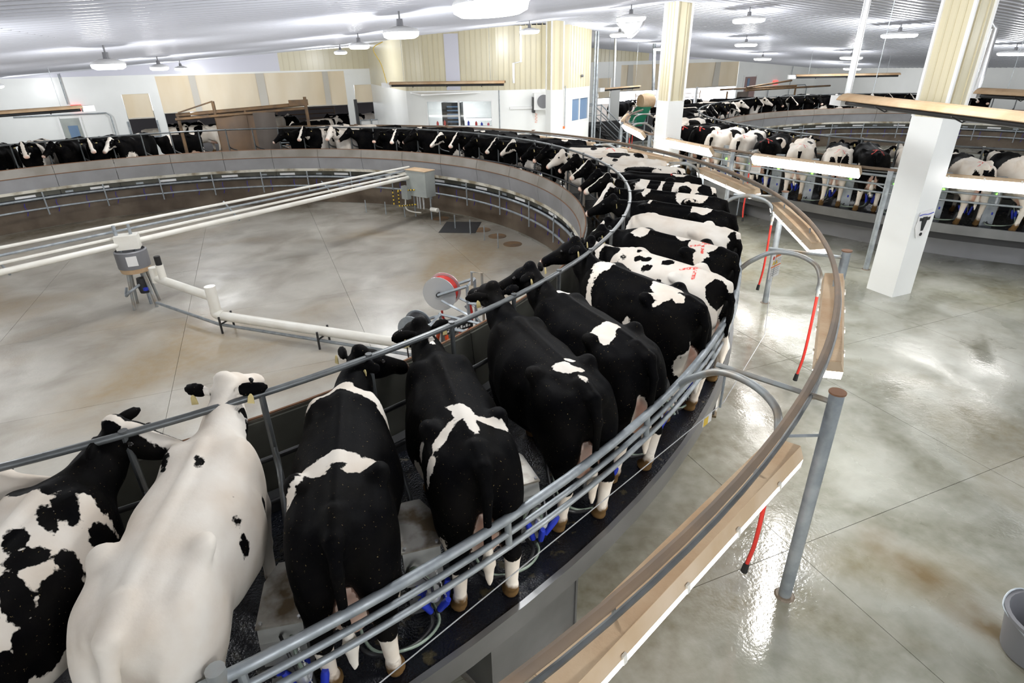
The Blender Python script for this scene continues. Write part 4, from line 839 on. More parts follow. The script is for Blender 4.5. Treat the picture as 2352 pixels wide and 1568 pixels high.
# hose reels on stainless stands at the near inside
def reel(name, p, rz, rad, wid, hosemat, label, stand, flange='galv'):
    r = empty(name, p, rz); tag(r, label, 'hose reel'); R = Matrix.Rotation(PI / 2, 3, 'X'); zc = stand
    for s in (-1, 1):
        MB().lathe([(0.03, -0.006), (rad * 0.35, -0.02 * s), (rad * 0.7, 0.0), (rad, -0.006), (rad, 0.006), (0.03, 0.008)], (0, s * wid / 2, zc), 30, R).build('flange', M[flange], r, smooth=True)
    m = MB()
    for k in range(int(wid / 0.035)): m.tube([(rad * 0.78 * math.cos(a), -wid / 2 + 0.02 + 0.035 * k, zc + rad * 0.78 * math.sin(a)) for a in [2 * PI * i / 26 for i in range(26)]], 0.022, 6, closed=True)
    m.build('wound_hose', M[hosemat], r, smooth=True)
    MB().tube([(0, -wid / 2 - 0.06, zc), (0, wid / 2 + 0.06, zc)], 0.035, 10).build('axle', M['dark'], r)
    return r
def bar(r, a, b, t=0.03, mat='galv', nm='bar'):
    MB().tube([a, b], t, 4).build(nm, M[mat], r)
P1 = Vector((5.05, -5.75, 0)); rz1 = math.radians(-38)
r = reel('hose_reel', P1, rz1 + PI, 0.27, 0.22, 'red', 'stainless hose reel wound with red hose on a tall stand', 1.43, 'duct')
for y in (-0.17, 0.17):
    bar(r, (0, y, 1.43), (-0.48, y, 1.62), 0.025); bar(r, (-0.48, y, 0), (-0.48, y, 1.62), 0.025); bar(r, (-0.48, y, 1.15), (-0.05, y, 1.35), 0.02); bar(r, (-0.48, y, 0.75), (-1.25, y, 0.72), 0.02)
bar(r, (-0.48, -0.17, 1.62), (-0.48, 0.17, 1.62), 0.025); bar(r, (-0.48, 0.17, 1.35), (-1.45, 0.17, 1.3), 0.025); bar(r, (-0.3, -0.17, 1.15), (-1.2, -0.17, 0.2), 0.022)
MB().tube(smooth_path([(0.05, -0.1, 1.2), (0.06, -0.1, 0.95), (-0.1, -0.12, 0.74), (-0.3, -0.14, 0.7), (-0.42, -0.14, 0.95), (-0.4, -0.1, 1.3)], 7), 0.02, 8).build('hanging_hose', M['red'], r, smooth=True)
MB().tube([(-0.56, 0.17, 1.64), (-0.56, 0.17, 1.85), (-0.72, 0.17, 1.85), (-0.72, 0.17, 0.5)], 0.02, 6).build('pipe_hook', M['galv_dirty'], r)
P2 = Vector((4.45, -6.35, 0))
r = reel('hose_reel', P2, rz1 + PI, 0.21, 0.24, 'blackp', 'small stainless hose reel wound with black hose on a low stand', 1.2, 'galv')
for y in (-0.2, 0.2):
    bar(r, (0, y, 1.2), (-0.32, y, 1.32), 0.022); bar(r, (-0.32, y, 0), (-0.32, y, 1.36), 0.025); bar(r, (-1.3, y, 0), (-1.3, y, 1.2), 0.025)
bar(r, (-0.32, -0.2, 1.34), (-0.32, 0.2, 1.34), 0.025); bar(r, (-0.32, 0.2, 1.34), (-1.6, 0.2, 1.26), 0.025); bar(r, (-0.32, -0.2, 1.34), (-1.3, -0.2, 1.2), 0.02)
MB().box2((-0.56, -0.28, 0.9), (-0.36, -0.12, 1.08)).build('switch_box', M['greybox'], r)
MB().tube(smooth_path([(0.18, -0.1, 1.1), (0.22, -0.12, 0.7), (0.16, -0.1, 0.35), (0.1, -0.2, 0.12)], 6), 0.012, 6).build('hanging_hose', M['blackp'], r, smooth=True)
# orange step ladder
r = empty('step_ladder', (4.98, -6.55, 0), math.radians(15)); tag(r, 'orange step ladder with a black top beside the hose reels', 'ladder')
MB().box2((-0.24, -0.13, 1.16), (0.24, 0.13, 1.26)).build('top_cap', M['blackp'], r); MB().box2((-0.12, -0.06, 1.26), (0.12, 0.06, 1.265)).build('tool_tray', M['dark'], r)
for k in range(9): MB().box2((-0.2 + 0.045 * k, -0.134, 1.19), (-0.2 + 0.045 * k + 0.03, -0.131, 1.195 + 0.02 * (1 + k % 2))).build('white_lettering', M['sign'], r)
for x in (-0.2, 0.2):
    for s, y0 in ((-1, -0.1), (1, 0.1)): MB().tube([(x, y0, 1.16), (x * 1.35, y0 + s * 0.3, 0)], 0.03, 6).build('leg', M['orange'], r)
for z in (0.3, 0.58, 0.86): MB().box2((-0.26, -0.28 + 0.13 * z, z - 0.015), (0.26, -0.2 + 0.13 * z, z + 0.015)).build('tread', M['galv'], r)
# short stakes round the inside and the sump
for k, th in enumerate((46, 40.5, 35, 24, 19, 13.5, 8, 2)):
    o = MB().tube([(0, 0, 0), (0, 0, 0.42)], 0.018, 6).build('floor_stake', M['galv'], None, loc=pol(8.3, th)); tag(o, 'short grey stake in the ring floor, %s right from the pipe bundle' % ordn(k + 1), 'stake', 'floor stakes')
o = MB().prism([(-0.62, -0.55), (0.62, -0.55), (0.62, 0.55), (-0.62, 0.55)], 0.002, 0.012).build('sump_cover', M['dark'], None, loc=pol(8.5, 19.0), rz=math.radians(62)); tag(o, 'dark square sump cover in the ring floor by the wall', 'sump cover')
for k, th in enumerate((27.5, 14.5, 9.0, 3.0)):
    o = MB().lathe([(0, 0), (0.26, 0), (0.26, 0.008), (0, 0.008)], n=20).build('drain_cover', M['rustframe'], None, loc=pol(8.8, th, 0.001)); tag(o, 'round rusty drain cover by the ring wall, %s from the sump' % ORD[k + 1], 'drain cover', 'round drain covers')

# ---------------------------------------------------------------- entry lane frame with rubber flaps
r = empty('entry_frame', (2.5, 12.4, 0)); tag(r, 'rusty entry frame with hanging brown rubber curtains at the far stalls', 'frame')
for a, b, t in (((-2.3, 0.0, 2.85), (2.3, -0.9, 3.1), 0.07), ((-2.3, -0.5, 2.75), (2.2, -1.4, 2.98), 0.05), ((-2.25, 0, 0), (-2.25, 0, 2.85), 0.06), ((-0.95, -0.3, 0), (-0.95, -0.3, 3.3), 0.06), ((2.3, -0.9, 0), (2.3, -0.9, 3.35), 0.06),
                ((-0.95, -0.3, 3.3), (-2.2, -0.2, 2.95), 0.025), ((0.9, -0.6, 3.0), (2.3, -0.9, 3.2), 0.025), ((0.1, -0.7, 0), (0.1, -0.7, 2.95), 0.04)):
    MB().tube([a, b], t, 6).build('bar', M['rustframe'], r)
MB().box2((-1.8, -0.15, 2.82), (-1.2, -0.05, 2.95)).build('lamp_box', M['pvc'], r); MB().box2((1.7, -0.95, 3.05), (2.4, -0.75, 3.25)).build('winch_box', M['rustframe'], r)
def flap(x0, x1, y0, y1, z0, z1, mat):
    vs = []; fs = []; n = 10; m_ = 6
    for j in range(m_ + 1):
        for i in range(n + 1):
            t = i / n; s = j / m_; vs.append((x0 + (x1 - x0) * t, y0 + (y1 - y0) * t + 0.04 * math.sin(6 * t + 2 * s), z1 + (z0 - z1) * s))
    for j in range(m_):
        for i in range(n): a = j * (n + 1) + i; fs.append((a, a + n + 1, a + n + 2, a + 1))
    MB().add(vs, fs).build('rubber_flap', mat, r, smooth=True)
flap(-0.95, 0.12, -0.75, -0.95, 1.55, 2.85, M['flap']); flap(0.12, 0.95, -0.95, -1.1, 1.5, 2.92, M['flap']); flap(0.35, 1.1, -1.62, -1.85, 1.2, 2.93, M['flap2'])
# the same kind of frame at the right platform
r = empty('entry_frame', (29.5, 13.6, 0)); tag(r, 'rusty pipe entry frame behind the right platform', 'frame')
for a, b in (((-1.2, 0, 0), (-1.2, 0, 2.75)), ((2.6, 0.2, 0), (2.6, 0.2, 2.75)), ((-1.2, 0, 2.6), (5.4, 0.3, 2.6)), ((-3.0, 0, 2.7), (2.6, 0.2, 2.7)), ((-1.2, 0, 2.75), (2.0, 0, 3.0)), ((-2.5, 0, 0), (-2.5, 0, 2.6))): MB().tube([a, b], 0.05, 6).build('bar', M['rustframe'], r)
flap(-1.9, -1.1, -0.1, -0.1, 1.3, 2.55, M['flap2'])

# ---------------------------------------------------------------- radiant tube heaters and their flues
def heater(a, b, label, refl=0.34, flip=1, flue=None, flue_top=None, chains=2):
    a = Vector(a); b = Vector(b); d = (b - a); L = d.length; yaw = math.atan2(d.y, d.x); pit = -math.asin(d.z / L)
    r = empty('tube_heater', (a + b) / 2); r.rotation_euler = (0, pit, yaw)
    n = 6; ring = [(refl * 0.5 * math.cos(PI * (0.08 + 0.84 * i / n)), 0.02 + refl * 0.34 * math.sin(PI * (0.08 + 0.84 * i / n))) for i in range(n + 1)]
    vs = []; fs = []
    for x in (-L / 2, L / 2):
        vs += [(x, y, z) for y, z in ring] + [(x, y * 1.04, z + 0.012) for y, z in ring]
    k = 2 * (n + 1)
    for i in range(n):
        fs += [(i, i + 1, k + i + 1, k + i), (n + 1 + i, k + n + 1 + i, k + n + 2 + i, n + 2 + i)]
    fs += [(0, k, k + n + 1, n + 1), (n, 2 * n + 1, k + 2 * n + 1, k + n)]
    MB().add(vs, fs).build('reflector', M['dust'], r)
    MB().tube([(-L / 2 + 0.05, 0, 0.0), (L / 2 - 0.05, 0, 0.0)], 0.045, 10).build('burner_tube', M['dark'], r, smooth=True)
    MB().box2((-L / 2 - 0.35, -0.1, -0.06), (-L / 2, 0.1, 0.12)).build('burner_box', M['white_paint'], r)
    for t in (-0.6, 0.0, 0.6): MB().tube([(t * L / 2, -refl * 0.5, 0.02), (t * L / 2, 0, -0.07), (t * L / 2, refl * 0.5, 0.02)], 0.012, 5).build('hanger_hoop', M['dark'], r)
    for i in range(chains):
        t = -0.75 + 1.5 * i / max(1, chains - 1); w = a.lerp(b, (t + 1) / 2); MB().tube([(t * L / 2, 0, 0.12), (t * L / 2, 0, ceil_z(w.x, w.y) - w.z)], 0.006, 5).build('hang_chain', M['galv'], r)
    return tag(r, label, 'heater')
heater((8.25, 11.95, 3.6), (12.24, 9.36, 3.6), 'brown radiant tube heater hanging in front of the office')
heater((-2.3, 10.5, 3.3), (-6.3, 8.6, 3.28), 'brown radiant tube heater hanging at the left edge')
heater((13.6, -5.1, 3.72), (12.1, -10.6, 3.69), 'large dusty radiant tube heater passing in front of the nearest column', 0.42)
heater((28.9, 10.9, 3.3), (33.4, 8.57, 3.3), 'thin brown radiant tube heater high on the far right')
heater((20.9, -3.1, 3.45), (20.5, -8.5, 3.45), 'pale radiant tube heater at the right edge behind the nearest column', 0.5)
def flue(pts, rr, label, mat='duct'):
    o = MB().tube(pts, rr, 10).build('flue_pipe', M[mat], smooth=True); tag(o, label, 'pipe'); return o
flue([(12.5, 9.1, 3.65), (12.5, 9.1, 4.35), (12.75, 8.95, 4.4), (12.75, 8.95, 5.6)], 0.045, 'white flue rising from the office heater to the ceiling')
flue(smooth_path([(8.1, 11.9, 3.7), (7.95, 11.9, 4.4), (7.7, 11.9, 4.95), (8.1, 11.9, 5.2)], 5), 0.015, 'yellow gas hose of the office heater', 'yellow')
flue([(14.03, -4.75, 3.72), (14.03, -4.75, 4.35), (14.03, -4.75, 5.95)], 0.065, 'white upright flue of the heater by the nearest column')
flue([(20.9, -3.0, 3.5), (20.9, -3.0, 5.05), (20.75, -2.9, 5.2), (20.3, -2.7, 5.22)], 0.085, 'bright bent flue pipe right of the nearest column')
flue([(20.05, 14.0, 3.0), (20.0, 14.0, 5.25)], 0.06, 'white drop pipe behind the office corner')
flue([(22.45, 14.0, 2.8), (22.3, 14.0, 5.0)], 0.08, 'tall grey pipe left of the middle column', 'galv')
r = heater((19.2, 13.6, 2.95), (22.0, 14.6, 2.95), 'dark radiant heater tube behind the office corner', 0.2)
# green chute machine and stair behind
r = empty('green_chute', (21.3, 13.4, 0)); tag(r, 'green chute below a grey drum left of the middle column', 'machine')
MB().lathe([(0, -0.35), (0.34, -0.35), (0.4, 0.0), (0.34, 0.35), (0, 0.35)], (0.35, 0, 2.35), 16, Matrix.Rotation(PI / 2, 3, 'Y')).build('drum', M['dust'], r, smooth=True)
MB().add([(0.5, -0.3, 2.1), (0.5, 0.3, 2.1), (0.0, 0.3, 2.1), (0.0, -0.3, 2.1), (0.0, -0.3, 1.2), (0.0, 0.3, 1.2), (-0.8, 0.3, 1.2), (-0.8, -0.3, 1.2)], [(0, 1, 2, 3), (7, 6, 5, 4), (0, 4, 5, 1), (1, 5, 6, 2), (2, 6, 7, 3), (3, 7, 4, 0)]).build('chute', M['green'], r)
MB().tube([(0.35, 0, 0), (0.35, 0, 2.0)], 0.05, 8).build('stand', M['galv'], r)
r = empty('metal_stair', (18.3, 12.6, 0)); tag(r, 'dark metal stair with pipe handrails right of the office', 'stair')
for k in range(6): MB().box2((0.25 * k, -0.4, 1.3 - 0.2 * k), (0.25 * k + 0.25, 0.4, 1.34 - 0.2 * k)).build('tread', M['dark'], r)
MB().box2((-1.0, -0.5, 1.46), (0.0, 0.6, 1.52)).build('landing', M['dark'], r)
for y in (-0.42, 0.42):
    MB().tube([(-1.0, y, 2.4), (0.0, y, 2.4), (1.6, y, 1.1)], 0.03, 6).build('handrail', M['galv'], r); MB().tube([(-1.0, y, 1.95), (0.0, y, 1.95), (1.6, y, 0.65)], 0.025, 6).build('mid_rail', M['galv'], r)
    for x, z in ((-1.0, 2.4), (0.0, 2.4), (1.6, 1.1)): MB().tube([(x, y, 0), (x, y, z)], 0.03, 6).build('baluster', M['galv'], r)
    MB().tube([(0, y, 1.45), (1.6, y, 0.12)], 0.05, 4).build('stringer', M['dark'], r)
o = MB().box2((17.6, 13.4, 0), (20.8, 13.6, 1.5)).build('lane_barrier', M['dark']); tag(o, 'dark sheet barrier behind the metal stair', 'barrier')
o = MB().box2((22.5, 16.0, 0), (34.0, 16.15, 1.45)).build('lane_barrier', M['dark']); tag(o, 'long dark sheet barrier below the bright opening', 'barrier')
# grey pail at the lower right
r = empty('grey_pail', (8.19, -12.63, 0)); tag(r, 'grey plastic tub cut by the right edge of the picture', 'tub')
MB().lathe([(0, 0.02), (0.24, 0.02), (0.30, 0.40), (0.32, 0.40), (0.32, 0.43), (0.285, 0.43), (0.225, 0.05), (0, 0.05)], n=28).build('tub', M['greypail'], r, smooth=True)
MB().tube(smooth_path([(0.32, 0, 0.38), (0.1, 0.3, 0.44), (-0.2, 0.26, 0.42), (-0.32, 0, 0.38)], 6), 0.008, 6).build('handle', M['galv'], r)

# ================================================================== cows: one smooth skin over a distance field
def smin(a, b, k):
    h = np.clip(0.5 + 0.5 * (b - a) / k, 0, 1); return b * (1 - h) + a * h - k * h * (1 - h)
class Field:
    def __init__(s, lo, hi, h):
        s.h = h; s.lo = np.array(lo); n = np.ceil((np.array(hi) - s.lo) / h).astype(int) + 1
        s.ax = [(s.lo[i] + h * np.arange(n[i])).astype(np.float32) for i in range(3)]; s.F = np.full(n, 1.0, np.float32)
    def sl(s, lo, hi, pad):
        out = []
        for i in range(3):
            a = max(0, int((lo[i] - pad - s.lo[i]) / s.h)); b = min(len(s.ax[i]), int((hi[i] + pad - s.lo[i]) / s.h) + 2); out.append(slice(a, max(a, b)))
        return tuple(out)
    def op(s, fn, lo, hi, k, sub=False):
        S = s.sl(lo, hi, k + 0.06)
        if any(q.stop - q.start < 1 for q in S): return
        x = s.ax[0][S[0]][:, None, None]; y = s.ax[1][S[1]][None, :, None]; z = s.ax[2][S[2]][None, None, :]
        d = fn(x, y, z); cur = s.F[S]; s.F[S] = -smin(-cur, d, k) if sub else smin(cur, d, k)
    def ell(s, c, r, k=0.06, sub=False, R=None):
        c = np.array(c, np.float32); r = np.array(r, np.float32); m = max(r)
        if R is None:
            def fn(x, y, z):
                ax, ay, az = (x - c[0]) / r[0], (y - c[1]) / r[1], (z - c[2]) / r[2]
                k0 = np.sqrt(ax * ax + ay * ay + az * az) + 1e-6; k1 = np.sqrt((ax / r[0]) ** 2 + (ay / r[1]) ** 2 + (az / r[2]) ** 2) + 1e-6
                return k0 * (k0 - 1) / k1
            s.op(fn, c - r, c + r, k, sub)
        else:
            R = np.array(R, np.float32)
            def fn(x, y, z):
                px, py, pz = x - c[0], y - c[1], z - c[2]
                q = [(R[0, i] * px + R[1, i] * py + R[2, i] * pz) / r[i] for i in range(3)]
                k0 = np.sqrt(q[0] ** 2 + q[1] ** 2 + q[2] ** 2) + 1e-6; k1 = np.sqrt((q[0] / r[0]) ** 2 + (q[1] / r[1]) ** 2 + (q[2] / r[2]) ** 2) + 1e-6
                return k0 * (k0 - 1) / k1
            s.op(fn, c - m, c + m, k, sub)
    def cone(s, a, b, ra, rb, k=0.05, sy=1.0):
        a = np.array(a, np.float32); b = np.array(b, np.float32); ab = b - a; L2 = float(ab @ ab) + 1e-9; m = max(ra, rb)
        def fn(x, y, z):
            px, py, pz = x - a[0], y - a[1], z - a[2]; t = np.clip((px * ab[0] + py * ab[1] + pz * ab[2]) / L2, 0, 1)
            return np.sqrt((px - t * ab[0]) ** 2 + ((py - t * ab[1]) * sy) ** 2 + (pz - t * ab[2]) ** 2) - (ra + t * (rb - ra))
        s.op(fn, np.minimum(a, b) - m, np.maximum(a, b) + m, k)
    def surface(s):
        F = s.F; ins = F < 0; n = F.shape
        c = sum(ins[i:n[0] - 1 + i, j:n[1] - 1 + j, k:n[2] - 1 + k].astype(np.int8) for i in (0, 1) for j in (0, 1) for k in (0, 1))
        act = (c > 0) & (c < 8); I, J, K = np.nonzero(act); idx = np.full(act.shape, -1, np.int64); idx[act] = np.arange(len(I))
        acc = np.zeros((len(I), 3)); cnt = np.zeros(len(I)); cor = [(i, j, k) for i in (0, 1) for j in (0, 1) for k in (0, 1)]
        for p in cor:
            for ax in range(3):
                if p[ax] == 0:
                    q = list(p); q[ax] = 1; fa = F[I + p[0], J + p[1], K + p[2]]; fb = F[I + q[0], J + q[1], K + q[2]]
                    m = (fa < 0) != (fb < 0); t = np.where(m, fa / (fa - fb + 1e-12), 0); pos = np.tile(np.array(p, float), (len(I), 1)); pos[:, ax] = t
                    acc += pos * m[:, None]; cnt += m
        V = s.lo + s.h * (np.stack([I, J, K], 1) + acc / cnt[:, None])
        quads = []
        for ax in range(3):
            u, v = (ax + 1) % 3, (ax + 2) % 3
            a = [slice(None)] * 3; b = [slice(None)] * 3; a[ax] = slice(0, -1); b[ax] = slice(1, None)
            e = ins[tuple(a)] != ins[tuple(b)]; P = np.stack(np.nonzero(e), 1); ok = (P[:, u] > 0) & (P[:, v] > 0) & (P[:, u] < n[u] - 1) & (P[:, v] < n[v] - 1); P = P[ok]
            def g(du, dv):
                q = P.copy(); q[:, u] += du; q[:, v] += dv; return idx[q[:, 0], q[:, 1], q[:, 2]]
            Q = np.stack([g(-1, -1), g(0, -1), g(0, 0), g(-1, 0)], 1); fl = ~ins[P[:, 0], P[:, 1], P[:, 2]]; Q[fl] = Q[fl][:, ::-1]; quads.append(Q)
        Q = np.concatenate(quads); Q = Q[(Q >= 0).all(1)]
        return V, Q
PX = np.array([-0.10, -0.05, 0.03, 0.15, 0.30, 0.45, 0.65, 0.90, 1.12, 1.32, 1.48, 1.62, 1.74, 1.80])
PT = np.array([1.30, 1.36, 1.395, 1.42, 1.435, 1.44, 1.435, 1.43, 1.43, 1.455, 1.43, 1.35, 1.22, 1.12])
PB = np.array([1.16, 1.02, 0.90, 0.80, 0.72, 0.66, 0.58, 0.53, 0.55, 0.61, 0.68, 0.78, 0.90, 1.02])
PW = np.array([0.03, 0.10, 0.165, 0.215, 0.255, 0.285, 0.335, 0.375, 0.345, 0.275, 0.215, 0.165, 0.10, 0.03])
def body_field(h):
    f = Field((-0.32, -0.78, -0.03), (2.75, 0.78, 1.92), h)
    def trunk(x, y, z):
        t = np.interp(x, PX, PT).astype(np.float32); b = np.interp(x, PX, PB).astype(np.float32); w_ = np.interp(x, PX, PW).astype(np.float32)
        zc = b + (t - b) * 0.46; up = z > zc; hh = np.where(up, t - zc, zc - b) + 1e-3
        qz = np.abs(z - zc) / hh; qy = np.abs(y) / (w_ + 1e-3); n = np.where(up, 2.35, 2.1)
        rr = (qy ** n + qz ** n) ** (1.0 / n); dx = np.maximum(np.maximum(PX[0] - x, x - PX[-1]), 0)
        return (np.maximum((rr - 1) * np.minimum(hh, w_ + 0.0), -0.2) + dx).astype(np.float32)
    f.op(trunk, (-0.12, -0.42, 0.5), (1.82, 0.42, 1.5), 0.02)
    for s in (-1, 1):
        f.ell((0.44, s * 0.250, 1.375), (0.10, 0.062, 0.062), 0.07)              # hook bones
        f.ell((0.02, s * 0.115, 1.28), (0.07, 0.05, 0.06), 0.09)               # pin bones
        f.ell((0.24, s * 0.215, 1.03), (0.27, 0.112, 0.36), 0.10)                # thigh
        f.ell((0.05, s * 0.155, 0.95), (0.15, 0.115, 0.31), 0.07)                # buttock
        f.ell((0.66, s * 0.40, 1.29), (0.13, 0.11, 0.085), 0.09, True)           # flank hollow
        f.ell((0.22, s * 0.31, 1.42), (0.14, 0.13, 0.05), 0.09, True)           # dip between hook and pin
        f.cone((0.10, s * 0.19, 0.78), (-0.04, s * 0.185, 0.52), 0.105, 0.060, 0.08)
        f.cone((-0.04, s * 0.185, 0.52), (0.02, s * 0.19, 0.14), 0.060, 0.043, 0.03)
        f.cone((0.02, s * 0.19, 0.14), (0.07, s * 0.195, 0.045), 0.050, 0.058, 0.03)
        f.ell((0.08, s * 0.195, 0.03), (0.085, 0.062, 0.05), 0.02)
        f.ell((1.36, s * 0.19, 1.08), (0.19, 0.10, 0.34), 0.10)                  # shoulder
        f.cone((1.40, s * 0.19, 0.80), (1.42, s * 0.17, 0.44), 0.095, 0.058, 0.07)
        f.cone((1.42, s * 0.17, 0.44), (1.40, s * 0.17, 0.13), 0.055, 0.040, 0.03)
        f.cone((1.40, s * 0.17, 0.13), (1.44, s * 0.17, 0.045), 0.045, 0.055, 0.03)
        f.ell((1.46, s * 0.17, 0.03), (0.08, 0.058, 0.05), 0.02)
        for xx in (0.20, 0.36): f.cone((xx, s * 0.075, 0.56), (xx, s * 0.085, 0.43), 0.026, 0.014, 0.03)
    f.ell((0.20, 0.0, 0.66), (0.24, 0.165, 0.17), 0.05)                          # udder
    f.ell((0.04, 0.0, 0.70), (0.13, 0.10, 0.17), 0.05)
    f.ell((0.45, 0.0, 0.64), (0.22, 0.15, 0.12), 0.06)
    f.ell((1.56, 0, 0.80), (0.19, 0.13, 0.19), 0.10)                             # brisket
    f.ell((0.02, 0, 1.10), (0.5, 0.012, 0.4), 0.03, False) if False else None
    f.ell((-0.17, 0, 0.92), (0.10, 0.035, 0.30), 0.06, True)                     # cleft between the thighs
    f.cone((0.10, 0, 1.40), (-0.09, 0, 1.36), 0.055, 0.05, 0.05)                 # tail head, tail
    f.cone((-0.09, 0, 1.36), (-0.165, 0, 1.20), 0.047, 0.036, 0.04); f.cone((-0.165, 0, 1.20), (-0.16, 0.01, 0.80), 0.036, 0.025, 0.02)
    f.cone((-0.16, 0.01, 0.80), (-0.15, 0.01, 0.60), 0.026, 0.046, 0.02); f.cone((-0.15, 0.01, 0.60), (-0.15, 0.01, 0.40), 0.046, 0.02, 0.02)
    f.cone((0.2, 0, 1.425), (1.35, 0, 1.44), 0.020, 0.03, 0.05)                  # spine
    return f
_bodies = {}
def head_frame(pose):
    """pose: neck yaw, head yaw, lift, pitch (degrees / metres)"""
    yn, yh, lift, pitch = pose; yn, yh, pt = math.radians(yn), math.radians(yh), math.radians(pitch)
    base = np.array([1.52, 0, 1.20]); e = math.atan2(lift, 0.42); Ln = 0.50
    poll = base + Ln * np.array([math.cos(yn) * math.cos(e), math.sin(yn) * math.cos(e), math.sin(e)])
    hx = np.array([math.cos(yh) * math.cos(pt), math.sin(yh) * math.cos(pt), -math.sin(pt)]); hy = np.array([-math.sin(yh), math.cos(yh), 0]); hz = np.cross(hx, hy)
    return base, poll, np.stack([hx, hy, hz], 1)
def cow_surface(h, pose):
    if h not in _bodies: _bodies[h] = body_field(h)
    src = _bodies[h]; f = Field.__new__(Field); f.h = src.h; f.lo = src.lo; f.ax = src.ax; f.F = src.F.copy()
    base, poll, R = head_frame(pose); H = lambda *q: poll + R @ np.array(q, float)
    mid = base * 0.5 + poll * 0.5 + np.array([0.02, 0, -0.03])
    f.cone(base - np.array([0.12, 0, 0.04]), mid, 0.225, 0.165, 0.10, 1.35); f.cone(mid, poll - R[:, 0] * 0.02 - np.array([0, 0, 0.05]), 0.165, 0.115, 0.06, 1.15)
    f.ell(H(0.06, 0, 0.01), (0.15, 0.105, 0.10), 0.05, False, R); f.ell(H(0.17, 0, -0.08), (0.18, 0.072, 0.085), 0.05, False, R)
    f.cone(H(0.12, 0, -0.01), H(0.40, 0, -0.055), 0.090, 0.068, 0.04); f.ell(H(0.45, 0, -0.065), (0.065, 0.078, 0.062), 0.03, False, R)
    f.ell(H(-0.03, 0, 0.095), (0.065, 0.07, 0.055), 0.035, False, R)
    for s in (-1, 1):
        f.ell(H(0.13, s * 0.088, 0.02), (0.05, 0.03, 0.03), 0.02, False, R)
        a = 0.35 * s; Re = R @ np.array([[math.cos(a), math.sin(a), 0], [-math.sin(a), math.cos(a), 0], [0, 0, 1.0]])
        f.ell(H(-0.05, s * 0.19, 0.015), (0.028, 0.115, 0.055), 0.02, False, Re)
    return f.surface(), base, poll, R
def cow_mesh(name, h, pose, spec):
    (V, Q), base, poll, R = cow_surface(h, pose)
    x, y, z = V.T
    f = np.full(len(V), -0.16 if spec['base'] == 'B' else 0.16)
    for pt in spec.get('p', ()):
        sg, cx, cy, cz, rx, ry, rz = pt[:7]; a = math.radians(pt[7]) if len(pt) > 7 else 0.0; dx, dy = x - cx, y - cy
        u = dx * math.cos(a) + dy * math.sin(a); v = -dx * math.sin(a) + dy * math.cos(a)
        g = (1 - np.sqrt((u / rx) ** 2 + (v / ry) ** 2 + ((z - cz) / rz) ** 2)) * min(rx, ry, 0.16)
        f = np.maximum(f, g) if sg == 'w' else np.minimum(f, -g)
    leg = ((x < 0.3) | (x > 1.2)) & (z < 0.62) & (x > -0.11)
    if spec.get('legs', 'W') == 'W': f = np.where(leg, np.maximum(f, (0.50 - z) * 0.6), f)
    if spec.get('belly', 0): f = np.maximum(f, np.where((z < 0.8) & (x > 0.2) & (x < 1.6), (spec['belly'] - z) * 0.8, -1))
    tail = (x < -0.105) & (z < 1.3); f = np.where(tail, (0.78 - z) * 0.5 if spec.get('tail', 'B') == 'B' else 0.1, f)
    q = (V - poll) @ R; hd = (q[:, 0] > -0.10) & (np.abs(q[:, 1]) < 0.33) & (np.abs(q[:, 2]) < 0.2) & (q[:, 0] < 0.6) & (x > 1.55)
    hs = spec.get('head', 'B')
    fh = np.full(len(V), 0.1 if hs == 'W' else -0.1)
    if hs == 'BZ': fh = np.maximum(fh, np.where(q[:, 2] > -0.05, 0.045 - np.abs(q[:, 1] + 0.01) - 0.02 * (q[:, 0] < 0.05), -0.1))
    if hs == 'BF': fh = np.maximum(fh, 0.075 - np.abs(q[:, 1])) 
    if hs == 'ST': fh = np.maximum(fh, 0.05 - np.sqrt((q[:, 0] - 0.08) ** 2 + q[:, 1] ** 2))
    if hs in ('BZ', 'BF'): fh = np.maximum(fh, (q[:, 0] - 0.42) * 0.8)
    fh = np.where(np.abs(q[:, 1]) > 0.125, -0.1, fh)
    f = np.where(hd, fh, f)
    ud = 1.15 - np.sqrt(((x - 0.24) / 0.27) ** 2 + (y / 0.185) ** 2 + ((z - 0.60) / 0.20) ** 2); ud = np.maximum(ud, 1.12 - np.sqrt(((x - 0.02) / 0.14) ** 2 + (y / 0.10) ** 2 + ((z - 0.70) / 0.19) ** 2)); pink = np.clip(ud * 4, 0, 1) * (z < 0.90) * (np.abs(y) < 0.16) * ((x > -0.115))
    pink = np.where(leg & (np.abs(y) > 0.13) & (z < 0.5), 0, pink); pink = np.maximum(pink, np.clip((q[:, 0] - 0.455) * 20, 0, 1) * hd * (spec.get('nose', 1)))
    f = np.where(pink > 0.3, np.maximum(f, 0.05), f)
    dirt = np.clip(1.15 - z / 0.20, 0, 1) + 0.38 * np.clip(1 - z / 0.55, 0, 1)
    paint = np.full(len(V), 0.3)
    for (ax, ay), (bx, by) in spec.get('paint', ()):
        t = np.clip(((x - ax) * (bx - ax) + (y - ay) * (by - ay)) / ((bx - ax) ** 2 + (by - ay) ** 2), 0, 1)
        paint = np.minimum(paint, np.where(z > 1.15, np.sqrt((x - ax - t * (bx - ax)) ** 2 + (y - ay - t * (by - ay)) ** 2), 0.3))
    me = bpy.data.meshes.new(name); nv, nq = len(V), len(Q)
    me.vertices.add(nv); me.vertices.foreach_set('co', V.astype(np.float32).ravel()); me.loops.add(nq * 4); me.loops.foreach_set('vertex_index', Q.astype(np.int32).ravel())
    me.polygons.add(nq); me.polygons.foreach_set('loop_start', np.arange(0, nq * 4, 4, dtype=np.int32)); me.polygons.foreach_set('use_smooth', np.ones(nq, bool))
